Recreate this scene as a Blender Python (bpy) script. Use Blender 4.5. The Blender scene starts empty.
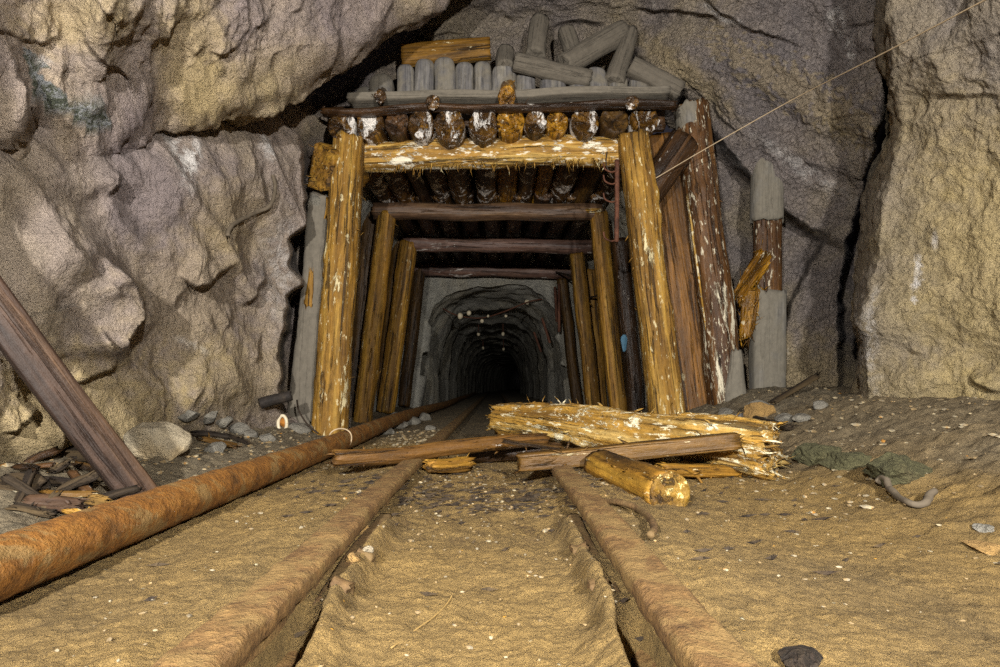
import bpy, math, random
import numpy as np
from mathutils import Vector, Matrix
from mathutils.bvhtree import BVHTree

random.seed(7)
rng = np.random.default_rng(11)
SC = bpy.context.scene
COL = SC.collection
F, CX, CY, CZ = 560.0, 495.0, 386.0, 0.37      # focal length in px, principal vanishing point, eye height


def P(px, py, d):
    return Vector(((px - CX) / F * d, d, CZ + (CY - py) / F * d))


def proj(V):
    d = np.maximum(V[:, 1], 0.05)
    return np.stack([CX + V[:, 0] / d * F, CY - (V[:, 2] - CZ) / d * F], 1)


# ------------------------------------------------------------------ noise
_perm = np.random.default_rng(3).permutation(256)
_perm = np.concatenate([_perm, _perm, _perm])
_g = np.random.default_rng(5).normal(size=(256, 3))
_g /= np.linalg.norm(_g, axis=1)[:, None]


def pn(Pts):
    Pts = np.asarray(Pts, float)
    i = np.floor(Pts).astype(int)
    f = Pts - i
    i &= 255
    u = f * f * f * (f * (f * 6 - 15) + 10)
    out = 0
    for dx in (0, 1):
        for dy in (0, 1):
            for dz in (0, 1):
                h = _perm[_perm[_perm[i[:, 0] + dx] + i[:, 1] + dy] + i[:, 2] + dz]
                g = _g[h]
                w = (u[:, 0] if dx else 1 - u[:, 0]) * (u[:, 1] if dy else 1 - u[:, 1]) * (u[:, 2] if dz else 1 - u[:, 2])
                out = out + w * (g[:, 0] * (f[:, 0] - dx) + g[:, 1] * (f[:, 1] - dy) + g[:, 2] * (f[:, 2] - dz))
    return out * 1.6


def fbm(Pts, octv=4, gain=0.5, lac=2.03):
    a, s, out = 1.0, 1.0, 0
    for k in range(octv):
        out = out + a * pn(Pts * s + k * 17.3)
        a *= gain
        s *= lac
    return out


def ridged(Pts, octv=3, gain=0.5):
    a, s, out = 1.0, 1.0, 0
    for k in range(octv):
        out = out + a * (1 - 2 * np.abs(pn(Pts * s + k * 9.1)))
        a *= gain
        s *= 2.1
    return out


def sstep(a, b, x):
    t = np.clip((x - a) / (b - a), 0, 1)
    return t * t * (3 - 2 * t)


# ------------------------------------------------------------------ object helpers
def mk(name, V, faces, mat, parent=None, smooth=True, mats=None, midx=None):
    me = bpy.data.meshes.new(name)
    me.from_pydata([tuple(v) for v in V], [], [tuple(f) for f in faces])
    if mats:
        for m in mats:
            me.materials.append(m)
        if midx is not None:
            me.polygons.foreach_set('material_index', np.asarray(midx, dtype=np.int32))
    else:
        me.materials.append(mat)
    me.polygons.foreach_set('use_smooth', [smooth] * len(me.polygons))
    me.update()
    o = bpy.data.objects.new(name, me)
    COL.objects.link(o)
    if parent is not None:
        o.parent = parent
    return o


def tag(o, label=None, cat=None, group=None, kind=None):
    if label:
        o['label'] = label
    if cat:
        o['category'] = cat
    if group:
        o['group'] = group
    if kind:
        o['kind'] = kind
    return o


def gridfaces(n, m, wrap=False):
    fs = []
    mm = m if wrap else m - 1
    for i in range(n - 1):
        for j in range(mm):
            j2 = (j + 1) % m
            fs.append((i * m + j, i * m + j2, (i + 1) * m + j2, (i + 1) * m + j))
    return fs


# ------------------------------------------------------------------ materials
def srgb(r, g, b):
    f = lambda c: (c / 255 / 12.92) if c / 255 <= 0.04045 else ((c / 255 + 0.055) / 1.055) ** 2.4
    return (f(r), f(g), f(b), 1)


class NT:
    def __init__(self, name):
        self.m = bpy.data.materials.new(name)
        self.m.use_nodes = True
        self.t = self.m.node_tree
        self.b = self.t.nodes['Principled BSDF']
        self.b.inputs['Specular IOR Level'].default_value = 0.35

    def n(self, typ, **kw):
        nd = self.t.nodes.new(typ)
        for k, v in kw.items():
            setattr(nd, k, v)
        return nd

    def l(self, a, b):
        self.t.links.new(a, b)

    def coords(self, scale, rnd=True):
        tc = self.n('ShaderNodeTexCoord')
        mp = self.n('ShaderNodeMapping')
        mp.inputs['Scale'].default_value = scale
        if rnd:
            oi = self.n('ShaderNodeObjectInfo')
            mu = self.n('ShaderNodeMath', operation='MULTIPLY')
            mu.inputs[1].default_value = 37.0
            self.l(oi.outputs['Random'], mu.inputs[0])
            self.l(mu.outputs[0], mp.inputs['Location'])
        self.l(tc.outputs['Object'], mp.inputs['Vector'])
        return mp.outputs[0]

    def noise(self, vec, scale=1.0, detail=6, rough=0.55, dist=0.0):
        nz = self.n('ShaderNodeTexNoise')
        nz.inputs['Scale'].default_value = scale
        nz.inputs['Detail'].default_value = detail
        nz.inputs['Roughness'].default_value = rough
        nz.inputs['Distortion'].default_value = dist
        self.l(vec, nz.inputs['Vector'])
        return nz.outputs['Fac']

    def vor(self, vec, scale, feature='F1', rand=1.0):
        v = self.n('ShaderNodeTexVoronoi', feature=feature)
        v.inputs['Scale'].default_value = scale
        v.inputs['Randomness'].default_value = rand
        self.l(vec, v.inputs['Vector'])
        return v

    def ramp(self, fac, stops, interp='LINEAR'):
        r = self.n('ShaderNodeValToRGB')
        r.color_ramp.interpolation = interp
        e = r.color_ramp.elements
        while len(e) < len(stops):
            e.new(0.5)
        for k, (p, c) in enumerate(stops):
            e[k].position = p
            e[k].color = c if len(c) == 4 else (*c, 1)
        self.l(fac, r.inputs[0])
        return r.outputs[0]

    def mix(self, fac, a, b, mode='MIX'):
        m = self.n('ShaderNodeMix', data_type='RGBA', blend_type=mode)
        if isinstance(fac, (int, float)):
            m.inputs[0].default_value = fac
        else:
            self.l(fac, m.inputs[0])
        for s, v in ((6, a), (7, b)):
            if isinstance(v, tuple):
                m.inputs[s].default_value = v
            else:
                self.l(v, m.inputs[s])
        return m.outputs[2]

    def math(self, op, a, b=None):
        m = self.n('ShaderNodeMath', operation=op)
        for k, v in enumerate((a, b)):
            if v is None:
                continue
            if isinstance(v, (int, float)):
                m.inputs[k].default_value = v
            else:
                self.l(v, m.inputs[k])
        return m.outputs[0]

    def finish(self, col, bumps, rough=0.85):
        if isinstance(col, tuple):
            self.b.inputs['Base Color'].default_value = col
        else:
            self.l(col, self.b.inputs['Base Color'])
        if isinstance(rough, (int, float)):
            self.b.inputs['Roughness'].default_value = rough
        else:
            self.l(rough, self.b.inputs['Roughness'])
        last = None
        for h, dist in bumps:
            bp = self.n('ShaderNodeBump')
            bp.inputs['Strength'].default_value = 1.0
            bp.inputs['Distance'].default_value = dist
            self.l(h, bp.inputs['Height'])
            if last is not None:
                self.l(last, bp.inputs['Normal'])
            last = bp.outputs[0]
        if last is not None:
            self.l(last, self.b.inputs['Normal'])
        return self.m


G0, G1 = (0, 0, 0, 1), (1, 1, 1, 1)


def rock_mat(name, ca, cb, cc, scaly=0.0, fine=0.006, white=0.0):
    t = NT(name)
    v = t.coords((1, 1, 1), rnd=False)
    big = t.noise(v, 1.3, 5, 0.6, 0.6)
    mid = t.noise(v, 9, 8, 0.65)
    col = t.ramp(big, [(0.30, ca), (0.5, cb), (0.68, cc)])
    col = t.mix(0.55, col, t.ramp(mid, [(0.3, (0.35, 0.34, 0.34)), (0.55, (0.62, 0.6, 0.58)), (0.75, (0.85, 0.83, 0.78))]), 'OVERLAY')
    sp = t.noise(v, 130, 3, 0.7)
    col = t.mix(0.35, col, t.ramp(sp, [(0.3, (0.25,) * 3), (0.7, (0.75,) * 3)]), 'OVERLAY')
    at = t.n('ShaderNodeAttribute', attribute_name='marks')
    sx = t.n('ShaderNodeSeparateColor')
    t.l(at.outputs['Color'], sx.inputs[0])
    brk = t.ramp(t.noise(v, 14, 6, 0.7), [(0.42, G0), (0.56, G1)])
    mica = t.ramp(t.noise(v, 22, 6, 0.75, 1.5), [(0.3, srgb(44, 50, 48)), (0.46, srgb(88, 92, 76)), (0.56, srgb(150, 152, 154)), (0.68, srgb(74, 82, 80))])
    col = t.mix(sx.outputs[0], col, mica)
    wb = t.math('MULTIPLY', sx.outputs[1], brk)
    col = t.mix(wb, col, srgb(215, 210, 205))
    och = t.math('MULTIPLY', sx.outputs[2], 0.75)
    col = t.mix(och, col, t.mix(0.8, col, srgb(196, 172, 110), 'MIX'))
    if white:
        wn = t.ramp(t.noise(t.coords((1.2, 1.2, 0.5), rnd=False), 7, 8, 0.72), [(0.66 - white, G0), (0.74 - white, G1)])
        col = t.mix(t.math('MULTIPLY', wn, 0.5), col, srgb(190, 182, 170))
    bumps = [(mid, 0.05), (t.noise(v, 48, 6, 0.7), fine * 2.2), (sp, fine * 0.6)]
    if scaly:
        d = t.n('ShaderNodeVectorMath', operation='ADD')
        nz = t.n('ShaderNodeTexNoise')
        nz.inputs['Scale'].default_value = 16
        t.l(v, nz.inputs['Vector'])
        sc = t.n('ShaderNodeVectorMath', operation='SCALE')
        sc.inputs['Scale'].default_value = 0.05
        t.l(nz.outputs['Color'], sc.inputs[0])
        t.l(v, d.inputs[0])
        t.l(sc.outputs[0], d.inputs[1])
        vv = t.vor(d.outputs[0], 26, 'DISTANCE_TO_EDGE')
        ed = t.ramp(vv.outputs['Distance'], [(0.0, G0), (0.22, G1)])
        bumps.insert(1, (ed, scaly))
    return t.finish(col, bumps, 0.9)


R_LEFT = rock_mat('rock_left', srgb(132, 121, 119), srgb(151, 138, 127), srgb(162, 148, 125), 0.008, 0.011)
R_CEIL = rock_mat('rock_ceiling', srgb(138, 126, 126), srgb(156, 142, 130), srgb(170, 154, 122), 0.010, 0.012)
R_BACK = rock_mat('rock_back', srgb(114, 108, 109), srgb(130, 121, 115), srgb(150, 138, 117), 0.03, 0.010, 0.03)
R_RIGHT = rock_mat('rock_right', srgb(124, 116, 110), srgb(142, 131, 114), srgb(158, 144, 112), 0.012, 0.011, 0.0)
R_TUN = rock_mat('rock_tunnel', srgb(146, 144, 136), srgb(160, 158, 148), srgb(170, 164, 146), 0.004, 0.010)


def ground_mat():
    t = NT('ground')
    v = t.coords((1, 1, 1), rnd=False)
    big = t.noise(v, 1.6, 6, 0.62, 0.4)
    col = t.ramp(big, [(0.28, srgb(104, 86, 54)), (0.48, srgb(131, 107, 63)), (0.7, srgb(150, 122, 70))])
    mid = t.noise(v, 24, 8, 0.7)
    col = t.mix(0.6, col, t.ramp(mid, [(0.3, (0.3,) * 3), (0.7, (0.72,) * 3)]), 'OVERLAY')
    sp = t.noise(v, 220, 3, 0.7)
    col = t.mix(0.4, col, t.ramp(sp, [(0.3, (0.22,) * 3), (0.7, (0.78,) * 3)]), 'OVERLAY')
    at = t.n('ShaderNodeAttribute', attribute_name='marks')
    sx = t.n('ShaderNodeSeparateColor')
    t.l(at.outputs['Color'], sx.inputs[0])
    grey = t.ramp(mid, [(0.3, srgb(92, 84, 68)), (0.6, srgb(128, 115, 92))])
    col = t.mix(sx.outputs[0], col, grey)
    chips = t.ramp(t.noise(v, 18, 8, 0.75, 1.0), [(0.52, G0), (0.6, G1)])
    col = t.mix(t.math('MULTIPLY', chips, sx.outputs[1]), col, srgb(66, 48, 28))
    vv = t.vor(v, 42)
    peb = t.ramp(vv.outputs['Distance'], [(0.10, G1), (0.16, G0)])
    sel = t.ramp(vv.outputs['Color'], [(0.80, G0), (0.84, G1)])
    pc = t.ramp(t.noise(v, 40, 1, 0.5), [(0.35, srgb(206, 196, 160)), (0.5, srgb(150, 142, 120)), (0.6, srgb(214, 160, 60))])
    pm = t.math('MULTIPLY', peb, sel)
    col = t.mix(pm, col, pc)
    return t.finish(col, [(mid, 0.03), (pm, 0.005), (t.noise(v, 75, 5, 0.75), 0.011)], 0.82)


def wood_mat(name, c0, c1, c2, white=0.0, wcol=(214, 200, 160), dark=0.5, rough=0.7, bump=0.008, dust=0.0, dcol=(126, 120, 112), darkcol=(30, 17, 6), wstretch=2.4, crack=0.75, fleck=0.0, wy=9):
    t = NT(name)
    vg = t.coords((16, 16, 0.9))
    vd = t.coords((5, 5, 1.1))
    vw = t.coords((9, wy, wstretch))
    gr = t.noise(vg, 1.0, 7, 0.62, 0.5)
    fg = t.noise(t.coords((60, 60, 2.4)), 1.0, 4, 0.6)
    col = t.ramp(gr, [(0.30, srgb(*c0)), (0.5, srgb(*c1)), (0.68, srgb(*c2))])
    col = t.mix(0.5, col, t.ramp(fg, [(0.3, (0.2,) * 3), (0.7, (0.8,) * 3)]), 'OVERLAY')
    dn = t.noise(vd, 1.0, 8, 0.68, 0.6)
    dm = t.ramp(dn, [(0.5 - 0.22 * (dark - 0.5) * 2 - 0.12 + 0.0, G1), (0.62 - 0.22 * (dark - 0.5) * 2 - 0.12 + 0.1, G0)])
    # dark stain where the noise is low
    dmask = t.ramp(dn, [(max(0.02, dark - 0.18), G1), (min(0.98, dark + 0.02), G0)])
    col = t.mix(t.math('MULTIPLY', dmask, 0.85), col, srgb(*darkcol))
    ck = t.ramp(t.noise(t.coords((34, 34, 1.3)), 1.0, 6, 0.6, 0.8), [(0.37, G1), (0.44, G0)])
    col = t.mix(t.math('MULTIPLY', ck, crack), col, srgb(*[int(k * .8) for k in darkcol]))
    bl = t.noise(t.coords((26, 26, 14)), 1.0, 6, 0.75)
    col = t.mix(0.55, col, t.ramp(bl, [(0.3, (0.24,) * 3), (0.7, (0.76,) * 3)]), 'OVERLAY')
    ckh = t.math('MULTIPLY', ck, -1.0)
    bumps = [(gr, bump), (fg, bump * 0.35), (ckh, bump * .5), (bl, bump * .5)]
    if fleck > 0:
        fk = t.ramp(t.noise(t.coords((34, 34, 11)), 1.0, 6, 0.7), [(0.70 - fleck, G0), (0.75 - fleck, G1)])
        col = t.mix(t.math('MULTIPLY', fk, 0.8), col, srgb(*wcol))
    if white > 0:
        wn = t.noise(vw, 1.0, 9, 0.72, 0.4)
        wm = t.ramp(wn, [(0.70 - white, G0), (0.74 - white, G1)])
        col = t.mix(t.math('MULTIPLY', wm, 0.9), col, srgb(*wcol))
        bumps.append((wm, 0.003))
    if dust > 0:
        nm = t.ramp(t.noise(t.coords((3, 3, 2)), 1.0, 7, 0.6), [(0.72 - dust, G0), (0.80 - dust, G1)])
        dc = t.mix(0.5, srgb(*dcol), t.ramp(t.noise(t.coords((30, 30, 20)), 1.0, 6, 0.7), [(0.3, (0.3,) * 3), (0.7, (0.7,) * 3)]), 'OVERLAY')
        col = t.mix(nm, col, dc)
    return t.finish(col, bumps, rough)


W_YEL = wood_mat('weathered_yellow_wood', (85, 57, 18), (138, 101, 35), (175, 138, 61), 0.11, (226, 212, 166), 0.45, 0.65, 0.016, fleck=0.10)
W_YEL2 = wood_mat('ochre_wood', (77, 52, 13), (127, 90, 26), (158, 120, 42), 0.04, (220, 204, 160), 0.46, 0.6, 0.014, fleck=0.06)
W_PALE = wood_mat('pale_rotten_wood', (104, 72, 22), (162, 122, 46), (200, 172, 106), 0.13, (236, 226, 190), 0.46, 0.75, 0.024, wstretch=6, fleck=0.14)
W_CAP = wood_mat('crusted_cap_wood', (84, 58, 22), (158, 118, 48), (208, 176, 100), 0.16, (238, 230, 206), 0.45, 0.65, 0.016, wstretch=4, fleck=0.14)
W_BRN = wood_mat('brown_wet_wood', (40, 27, 10), (74, 51, 18), (100, 72, 28), 0.02, (214, 200, 160), 0.46, 0.5, 0.010, fleck=0.05)
W_DRK = wood_mat('dark_wet_wood', (26, 18, 12), (56, 38, 22), (88, 60, 32), 0.05, (216, 208, 196), 0.5, 0.4, 0.012, fleck=0.05)
W_DRW = wood_mat('dark_crusted_wood', (32, 20, 10), (74, 50, 20), (120, 84, 28), 0.11, (232, 226, 218), 0.52, 0.35, 0.016, wstretch=2.5, fleck=0.13)
W_STR = wood_mat('fungus_streaked_wood', (44, 27, 13), (82, 53, 24), (116, 80, 40), 0.12, (224, 214, 186), 0.48, 0.5, 0.014, wstretch=1.6, fleck=0.12)
W_END = wood_mat('dripped_pole_end', (36, 23, 10), (84, 57, 20), (132, 94, 30), 0.17, (232, 226, 218), 0.54, 0.35, 0.016, wstretch=9, fleck=0.05, wy=2.2)
W_DRIP = wood_mat('ochre_dripped_wood', (80, 50, 8), (140, 96, 18), (184, 136, 40), 0.06, (226, 214, 180), 0.5, 0.35, 0.018, fleck=0.10)
W_GRY = wood_mat('dust_coated_wood', (76, 70, 60), (98, 92, 82), (112, 106, 94), 0.0, dark=0.22, rough=0.92, bump=0.006, dust=0.36, dcol=(112, 105, 93), crack=.1, darkcol=(60, 54, 46))
W_LAG = wood_mat('dusty_grey_pole', (86, 84, 86), (113, 110, 108), (135, 129, 117), 0.03, (190, 182, 160), 0.36, 0.9, 0.006, dust=0.22, dcol=(126, 119, 106), crack=.2, darkcol=(58, 54, 58))
W_PUR = wood_mat('purplish_plank_wood', (38, 27, 21), (62, 45, 34), (80, 59, 40), 0.0, dark=0.38, rough=0.6, bump=0.008, darkcol=(34, 23, 18), crack=.5)
W_SAWN = wood_mat('sawn_end_wood', (75, 50, 10), (106, 78, 19), (125, 97, 35), 0.06, (240, 220, 150), 0.42, 0.6, 0.012, wstretch=9, fleck=.1)
W_ROT = wood_mat('rotten_dark_wood', (27, 20, 12), (50, 39, 25), (73, 59, 37), 0.0, dark=0.46, rough=0.8, bump=0.014)
W_GREYCRUST = wood_mat('grey_lime_crust', (100, 96, 90), (116, 112, 104), (128, 122, 110), 0.04, (196, 190, 172), 0.2, 0.95, 0.004, crack=.0, darkcol=(90, 84, 74), dust=.3, dcol=(116, 110, 98))


def metal_rust(name, a, b, c, mud, mudamt, bump=0.004):
    t = NT(name)
    v = t.coords((1, 1, 1))
    n1 = t.noise(v, 14, 8, 0.7)
    n2 = t.noise(v, 70, 5, 0.7)
    col = t.ramp(n1, [(0.3, srgb(*a)), (0.5, srgb(*b)), (0.68, srgb(*c))])
    col = t.mix(0.6, col, t.ramp(n2, [(0.3, (0.2,) * 3), (0.7, (0.8,) * 3)]), 'OVERLAY')
    m = t.ramp(t.noise(v, 9, 8, 0.68, 0.5), [(0.66 - mudamt, G0), (0.72 - mudamt, G1)])
    col = t.mix(t.math('MULTIPLY', m, 0.8), col, srgb(*mud))
    return t.finish(col, [(n1, bump * 2), (n2, bump)], 0.75)


M_PIPE = metal_rust('rusty_pipe', (72, 47, 15), (116, 75, 25), (134, 93, 38), (120, 96, 56), 0.13, 0.006)
M_RAIL = metal_rust('muddy_rail', (82, 58, 32), (108, 81, 46), (122, 96, 56), (122, 98, 58), 0.18, 0.007)
M_BOLT = metal_rust('muddy_bolt', (66, 46, 27), (86, 65, 38), (98, 77, 46), (98, 79, 48), 0.16)
M_IRON = metal_rust('red_rust_iron', (52, 30, 20), (84, 50, 34), (108, 70, 50), (120, 90, 70), 0.0)
M_BLACK = metal_rust('blackened_wood', (26, 22, 20), (40, 34, 30), (56, 48, 40), (70, 60, 50), 0.0)


def plain(name, c, rough=0.6, n=0.3):
    t = NT(name)
    v = t.coords((1, 1, 1))
    nz = t.noise(v, 40, 5, 0.6)
    col = t.mix(n, srgb(*c), t.ramp(nz, [(0.3, (0.2,) * 3), (0.7, (0.8,) * 3)]), 'OVERLAY')
    return t.finish(col, [(nz, 0.002)], rough)


M_WIRE = plain('pale_wire', (170, 150, 120))
M_CABLE = plain('mud_coated_cable', (92, 82, 68), 0.85)
M_STRAW = plain('dry_straw', (128, 104, 60), 0.8)
M_DARKWIRE = plain('dark_wire', (52, 42, 34))
M_PORC = plain('porcelain', (214, 200, 170), 0.35)
M_WHITE = plain('white_lime', (232, 230, 226), 0.8)
M_BLUE = plain('blue_paint', (96, 142, 170), 0.7)
M_ORANGE = plain('orange_stain', (170, 110, 40), 0.8)
M_STONE = rock_mat('loose_stone', srgb(128, 124, 112), srgb(158, 146, 122), srgb(186, 162, 118), 0.0, 0.006)
M_STONEG = rock_mat('grey_rubble', srgb(104, 104, 98), srgb(124, 120, 110), srgb(140, 130, 108), 0.0, 0.006)
M_MUDSTONE = rock_mat('muddy_stone', srgb(130, 104, 66), srgb(150, 120, 72), srgb(160, 130, 80), 0.0, 0.006)
M_GREEN = rock_mat('algae_stone', srgb(66, 66, 46), srgb(84, 82, 56), srgb(104, 92, 66), 0.0, 0.012)

# ------------------------------------------------------------------ rock shell
ROCKS = []


def cr(p0, p1, p2, p3, t):
    return 0.5 * ((2 * p1) + (-p0 + p2) * t + (2 * p0 - 5 * p1 + 4 * p2 - p3) * t ** 2 + (-p0 + 3 * p1 - 3 * p2 + p3) * t ** 3)


def interp_axis(A, n, weights=None):
    """Catmull-Rom resampling of control points along axis 0."""
    k = A.shape[0]
    if weights is None:
        weights = [1.0] * (k - 1)
    cum = np.concatenate([[0], np.cumsum(weights)])
    s = np.linspace(0, cum[-1], n)
    out = []
    for x in s:
        i = min(int(np.searchsorted(cum, x, side='right') - 1), k - 2)
        t = (x - cum[i]) / (cum[i + 1] - cum[i])
        p0 = A[max(i - 1, 0)]
        p3 = A[min(i + 2, k - 1)]
        out.append(cr(p0, A[i], A[i + 1], p3, t))
    return np.array(out)


def crease(px, pts, A, w1, w2=3.0, B=0.0, w3=12.0):
    """Ledge along a line: the rock on the line's right-hand side stands A proud and breaks off sharply."""
    pts = np.array(pts, float)
    best = np.full(len(px), 1e9)
    sg = np.zeros(len(px))
    L = np.concatenate([[0], np.cumsum(np.linalg.norm(np.diff(pts, axis=0), axis=1))])
    al = np.zeros(len(px))
    jit = 2.2 * np.stack([pn(np.c_[px / 13.0, np.full(len(px), 3.3)]), pn(np.c_[px / 13.0, np.full(len(px), 8.1)])], 1)
    q = px + jit
    for i in range(len(pts) - 1):
        a, b = pts[i], pts[i + 1]
        d = b - a
        ln = np.linalg.norm(d)
        d = d / ln
        v = q - a
        t = np.clip(v @ d, 0, ln)
        w = v - t[:, None] * d
        dist = np.linalg.norm(w, axis=1)
        s = d[0] * v[:, 1] - d[1] * v[:, 0]
        m = dist < best - 1e-6
        best[m] = dist[m]
        sg[m] = np.sign(s[m])
        al[m] = L[i] + t[m]
    s = best * np.where(sg == 0, 1, sg)
    e = min(0.45 * L[-1], max(14.0, 0.25 * L[-1]))
    taper = sstep(0, e, al) * sstep(0, e, L[-1] - al)
    if B > 0:
        taper2 = taper
    pos = A * np.exp(-np.maximum(s, 0) / w1)
    neg = A * (1 - sstep(0, w2, -s)) - (B * sstep(0, w2 * 1.5, -s) * np.exp(np.minimum(s, 0) / w3))
    return np.where(s >= 0, pos, neg) * taper


def build_patch(name, V, n, m, mat, creases=(), blobs=(), noise=(), inside=(0, 2.6, 1.0), marks=(), relief=1.0):
    """V: (n*m,3) base positions of a rock face, displaced along its normals into relief."""
    G = V.reshape(n, m, 3)
    du = np.gradient(G, axis=0)
    dv = np.gradient(G, axis=1)
    N = np.cross(du.reshape(-1, 3), dv.reshape(-1, 3))
    N /= np.linalg.norm(N, axis=1)[:, None] + 1e-12
    to = np.array(inside) - V
    flip = np.sign(np.sum((N * to), axis=1).mean())
    N = N * (flip if flip != 0 else 1)
    # smooth normals a little
    Ng = N.reshape(n, m, 3)
    for _ in range(6):
        Ng = (Ng + np.roll(Ng, 1, 0) + np.roll(Ng, -1, 0) + np.roll(Ng, 1, 1) + np.roll(Ng, -1, 1)) / 5
    N0 = N.reshape(n, m, 3)
    Ng[0], Ng[-1], Ng[:, 0], Ng[:, -1] = N0[0], N0[-1], N0[:, 0], N0[:, -1]
    N = Ng.reshape(-1, 3)
    N /= np.linalg.norm(N, axis=1)[:, None] + 1e-12
    px = proj(V)
    E = np.zeros(len(V))
    for c in creases:
        E += crease(px, *c)
    for (bx, by, rx, ry, A) in blobs:
        E += A * np.exp(-((px[:, 0] - bx) / rx) ** 2 - ((px[:, 1] - by) / ry) ** 2)
    D = np.zeros(len(V))
    for fn in noise:
        D += fn(V, px)
    R = np.array([0, 0, CZ]) - V          # ledges stand out towards the drift's axis at eye height
    R /= np.linalg.norm(R, axis=1)[:, None]
    W = V + N * D[:, None] + R * (E * relief)[:, None]
    fs = gridfaces(n, m)
    if flip < 0:
        fs = [f[::-1] for f in fs]
    o = mk(name, W, fs, mat)
    tag(o, kind='structure')
    mk_ = np.zeros((len(V), 4), np.float32)
    mk_[:, 3] = 1
    for ch, fn in marks:
        mk_[:, ch] = np.clip(mk_[:, ch] + fn(px, W), 0, 1)
    at = o.data.color_attributes.new('marks', 'FLOAT_COLOR', 'POINT')
    at.data.foreach_set('color', mk_.ravel())
    ROCKS.append((W, fs))
    return o


def ctrl(rows, n, m, wr=None, wc=None):
    A = np.array([[tuple(c) if isinstance(c, Vector) else tuple(P(*c)) for c in r] for r in rows])
    A = interp_axis(A, n, wr)
    A = interp_axis(A.transpose(1, 0, 2), m, wc).transpose(1, 0, 2)
    return A.reshape(-1, 3)


def nz(scale, amp, octv=5, gain=0.5, off=0.0, aniso=(1, 1, 1)):
    return lambda V, px: amp * fbm(V * scale * np.array(aniso) + off, octv, gain)


def rg(scale, amp, octv=3, off=0.0, aniso=(1, 1, 1)):
    return lambda V, px: amp * np.maximum(ridged(V * scale * np.array(aniso) + off, octv), -0.6)


def knobs(scale, amp, off=0.0):
    """small rounded lumps like sprayed or spattered mud"""
    return lambda V, px: amp * np.maximum(0, pn(V * scale + off)) * sstep(-0.1, 0.35, pn(V * scale * 0.23 + off + 5))


def blotch(bx, by, rx, ry, a, soft=0.35, ang=0):
    def f(px, W):
        c, s = math.cos(math.radians(ang)), math.sin(math.radians(ang))
        x, y = px[:, 0] - bx, px[:, 1] - by
        u, v = (x * c + y * s) / rx, (-x * s + y * c) / ry
        r = np.sqrt(u * u + v * v) + 0.45 * pn(np.c_[px / 9.0, np.full(len(px), bx * .1)])
        return a * (1 - sstep(1 - soft, 1 + soft, r))
    return f


def polymask(poly, a=1.0, jit=3.0):
    poly = np.array(poly, float)

    def f(px, W):
        q = px + jit * np.stack([pn(np.c_[px / 6.0, np.full(len(px), 1.3)]), pn(np.c_[px / 6.0, np.full(len(px), 4.1)])], 1)
        ins = np.zeros(len(px), bool)
        for i in range(len(poly)):
            x1, y1 = poly[i]
            x2, y2 = poly[(i + 1) % len(poly)]
            c = ((y1 > q[:, 1]) != (y2 > q[:, 1])) & (q[:, 0] < (x2 - x1) * (q[:, 1] - y1) / (y2 - y1 + 1e-9) + x1)
            ins ^= c
        return a * ins
    return f


MICA = polymask([(17, 45), (30, 52), (45, 66), (30, 70), (46, 82), (64, 98), (72, 102), (82, 92), (94, 92), (98, 104), (107, 118), (96, 131), (86, 132), (74, 122), (50, 110), (30, 98), (26, 78), (20, 60)])
# ---- wall_left : columns by plan position, rows by height
cols = [(-1.30, 0.25), (-1.52, 0.9), (-1.66, 1.55), (-1.74, 2.1), (-1.76, 2.7), (-1.70, 3.2), (-1.62, 3.65), (-1.47, 4.1), (-1.38, 4.55), (-1.36, 5.0)]
rows = []
for fz, lean in ((None, -.10), (.1, -.02), (.3, .02), (.5, .05), (.75, .09), (.93, .11), (1.04, .02), (1.22, -.3), (1.6, -.6)):
    rows.append([(x + (lean if fz is None or fz < .4 else lean - (.16 * (fz - .4) / .5) * float(1 - sstep(2.3, 3.1, np.array(y)))), y - lean * 0.3, -.25 if fz is None else fz * (.37 + .45 * max(y, 1.5))) for x, y in cols])
A = np.array(rows)
n, m = 300, 380
A = interp_axis(A, n, [0.35, .25, .25, .3, .25, .2, .3, .4])
A = interp_axis(A.transpose(1, 0, 2), m, [.3, .5, .55, .6, .6, .6, .6, .6, .3]).transpose(1, 0, 2)
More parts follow.
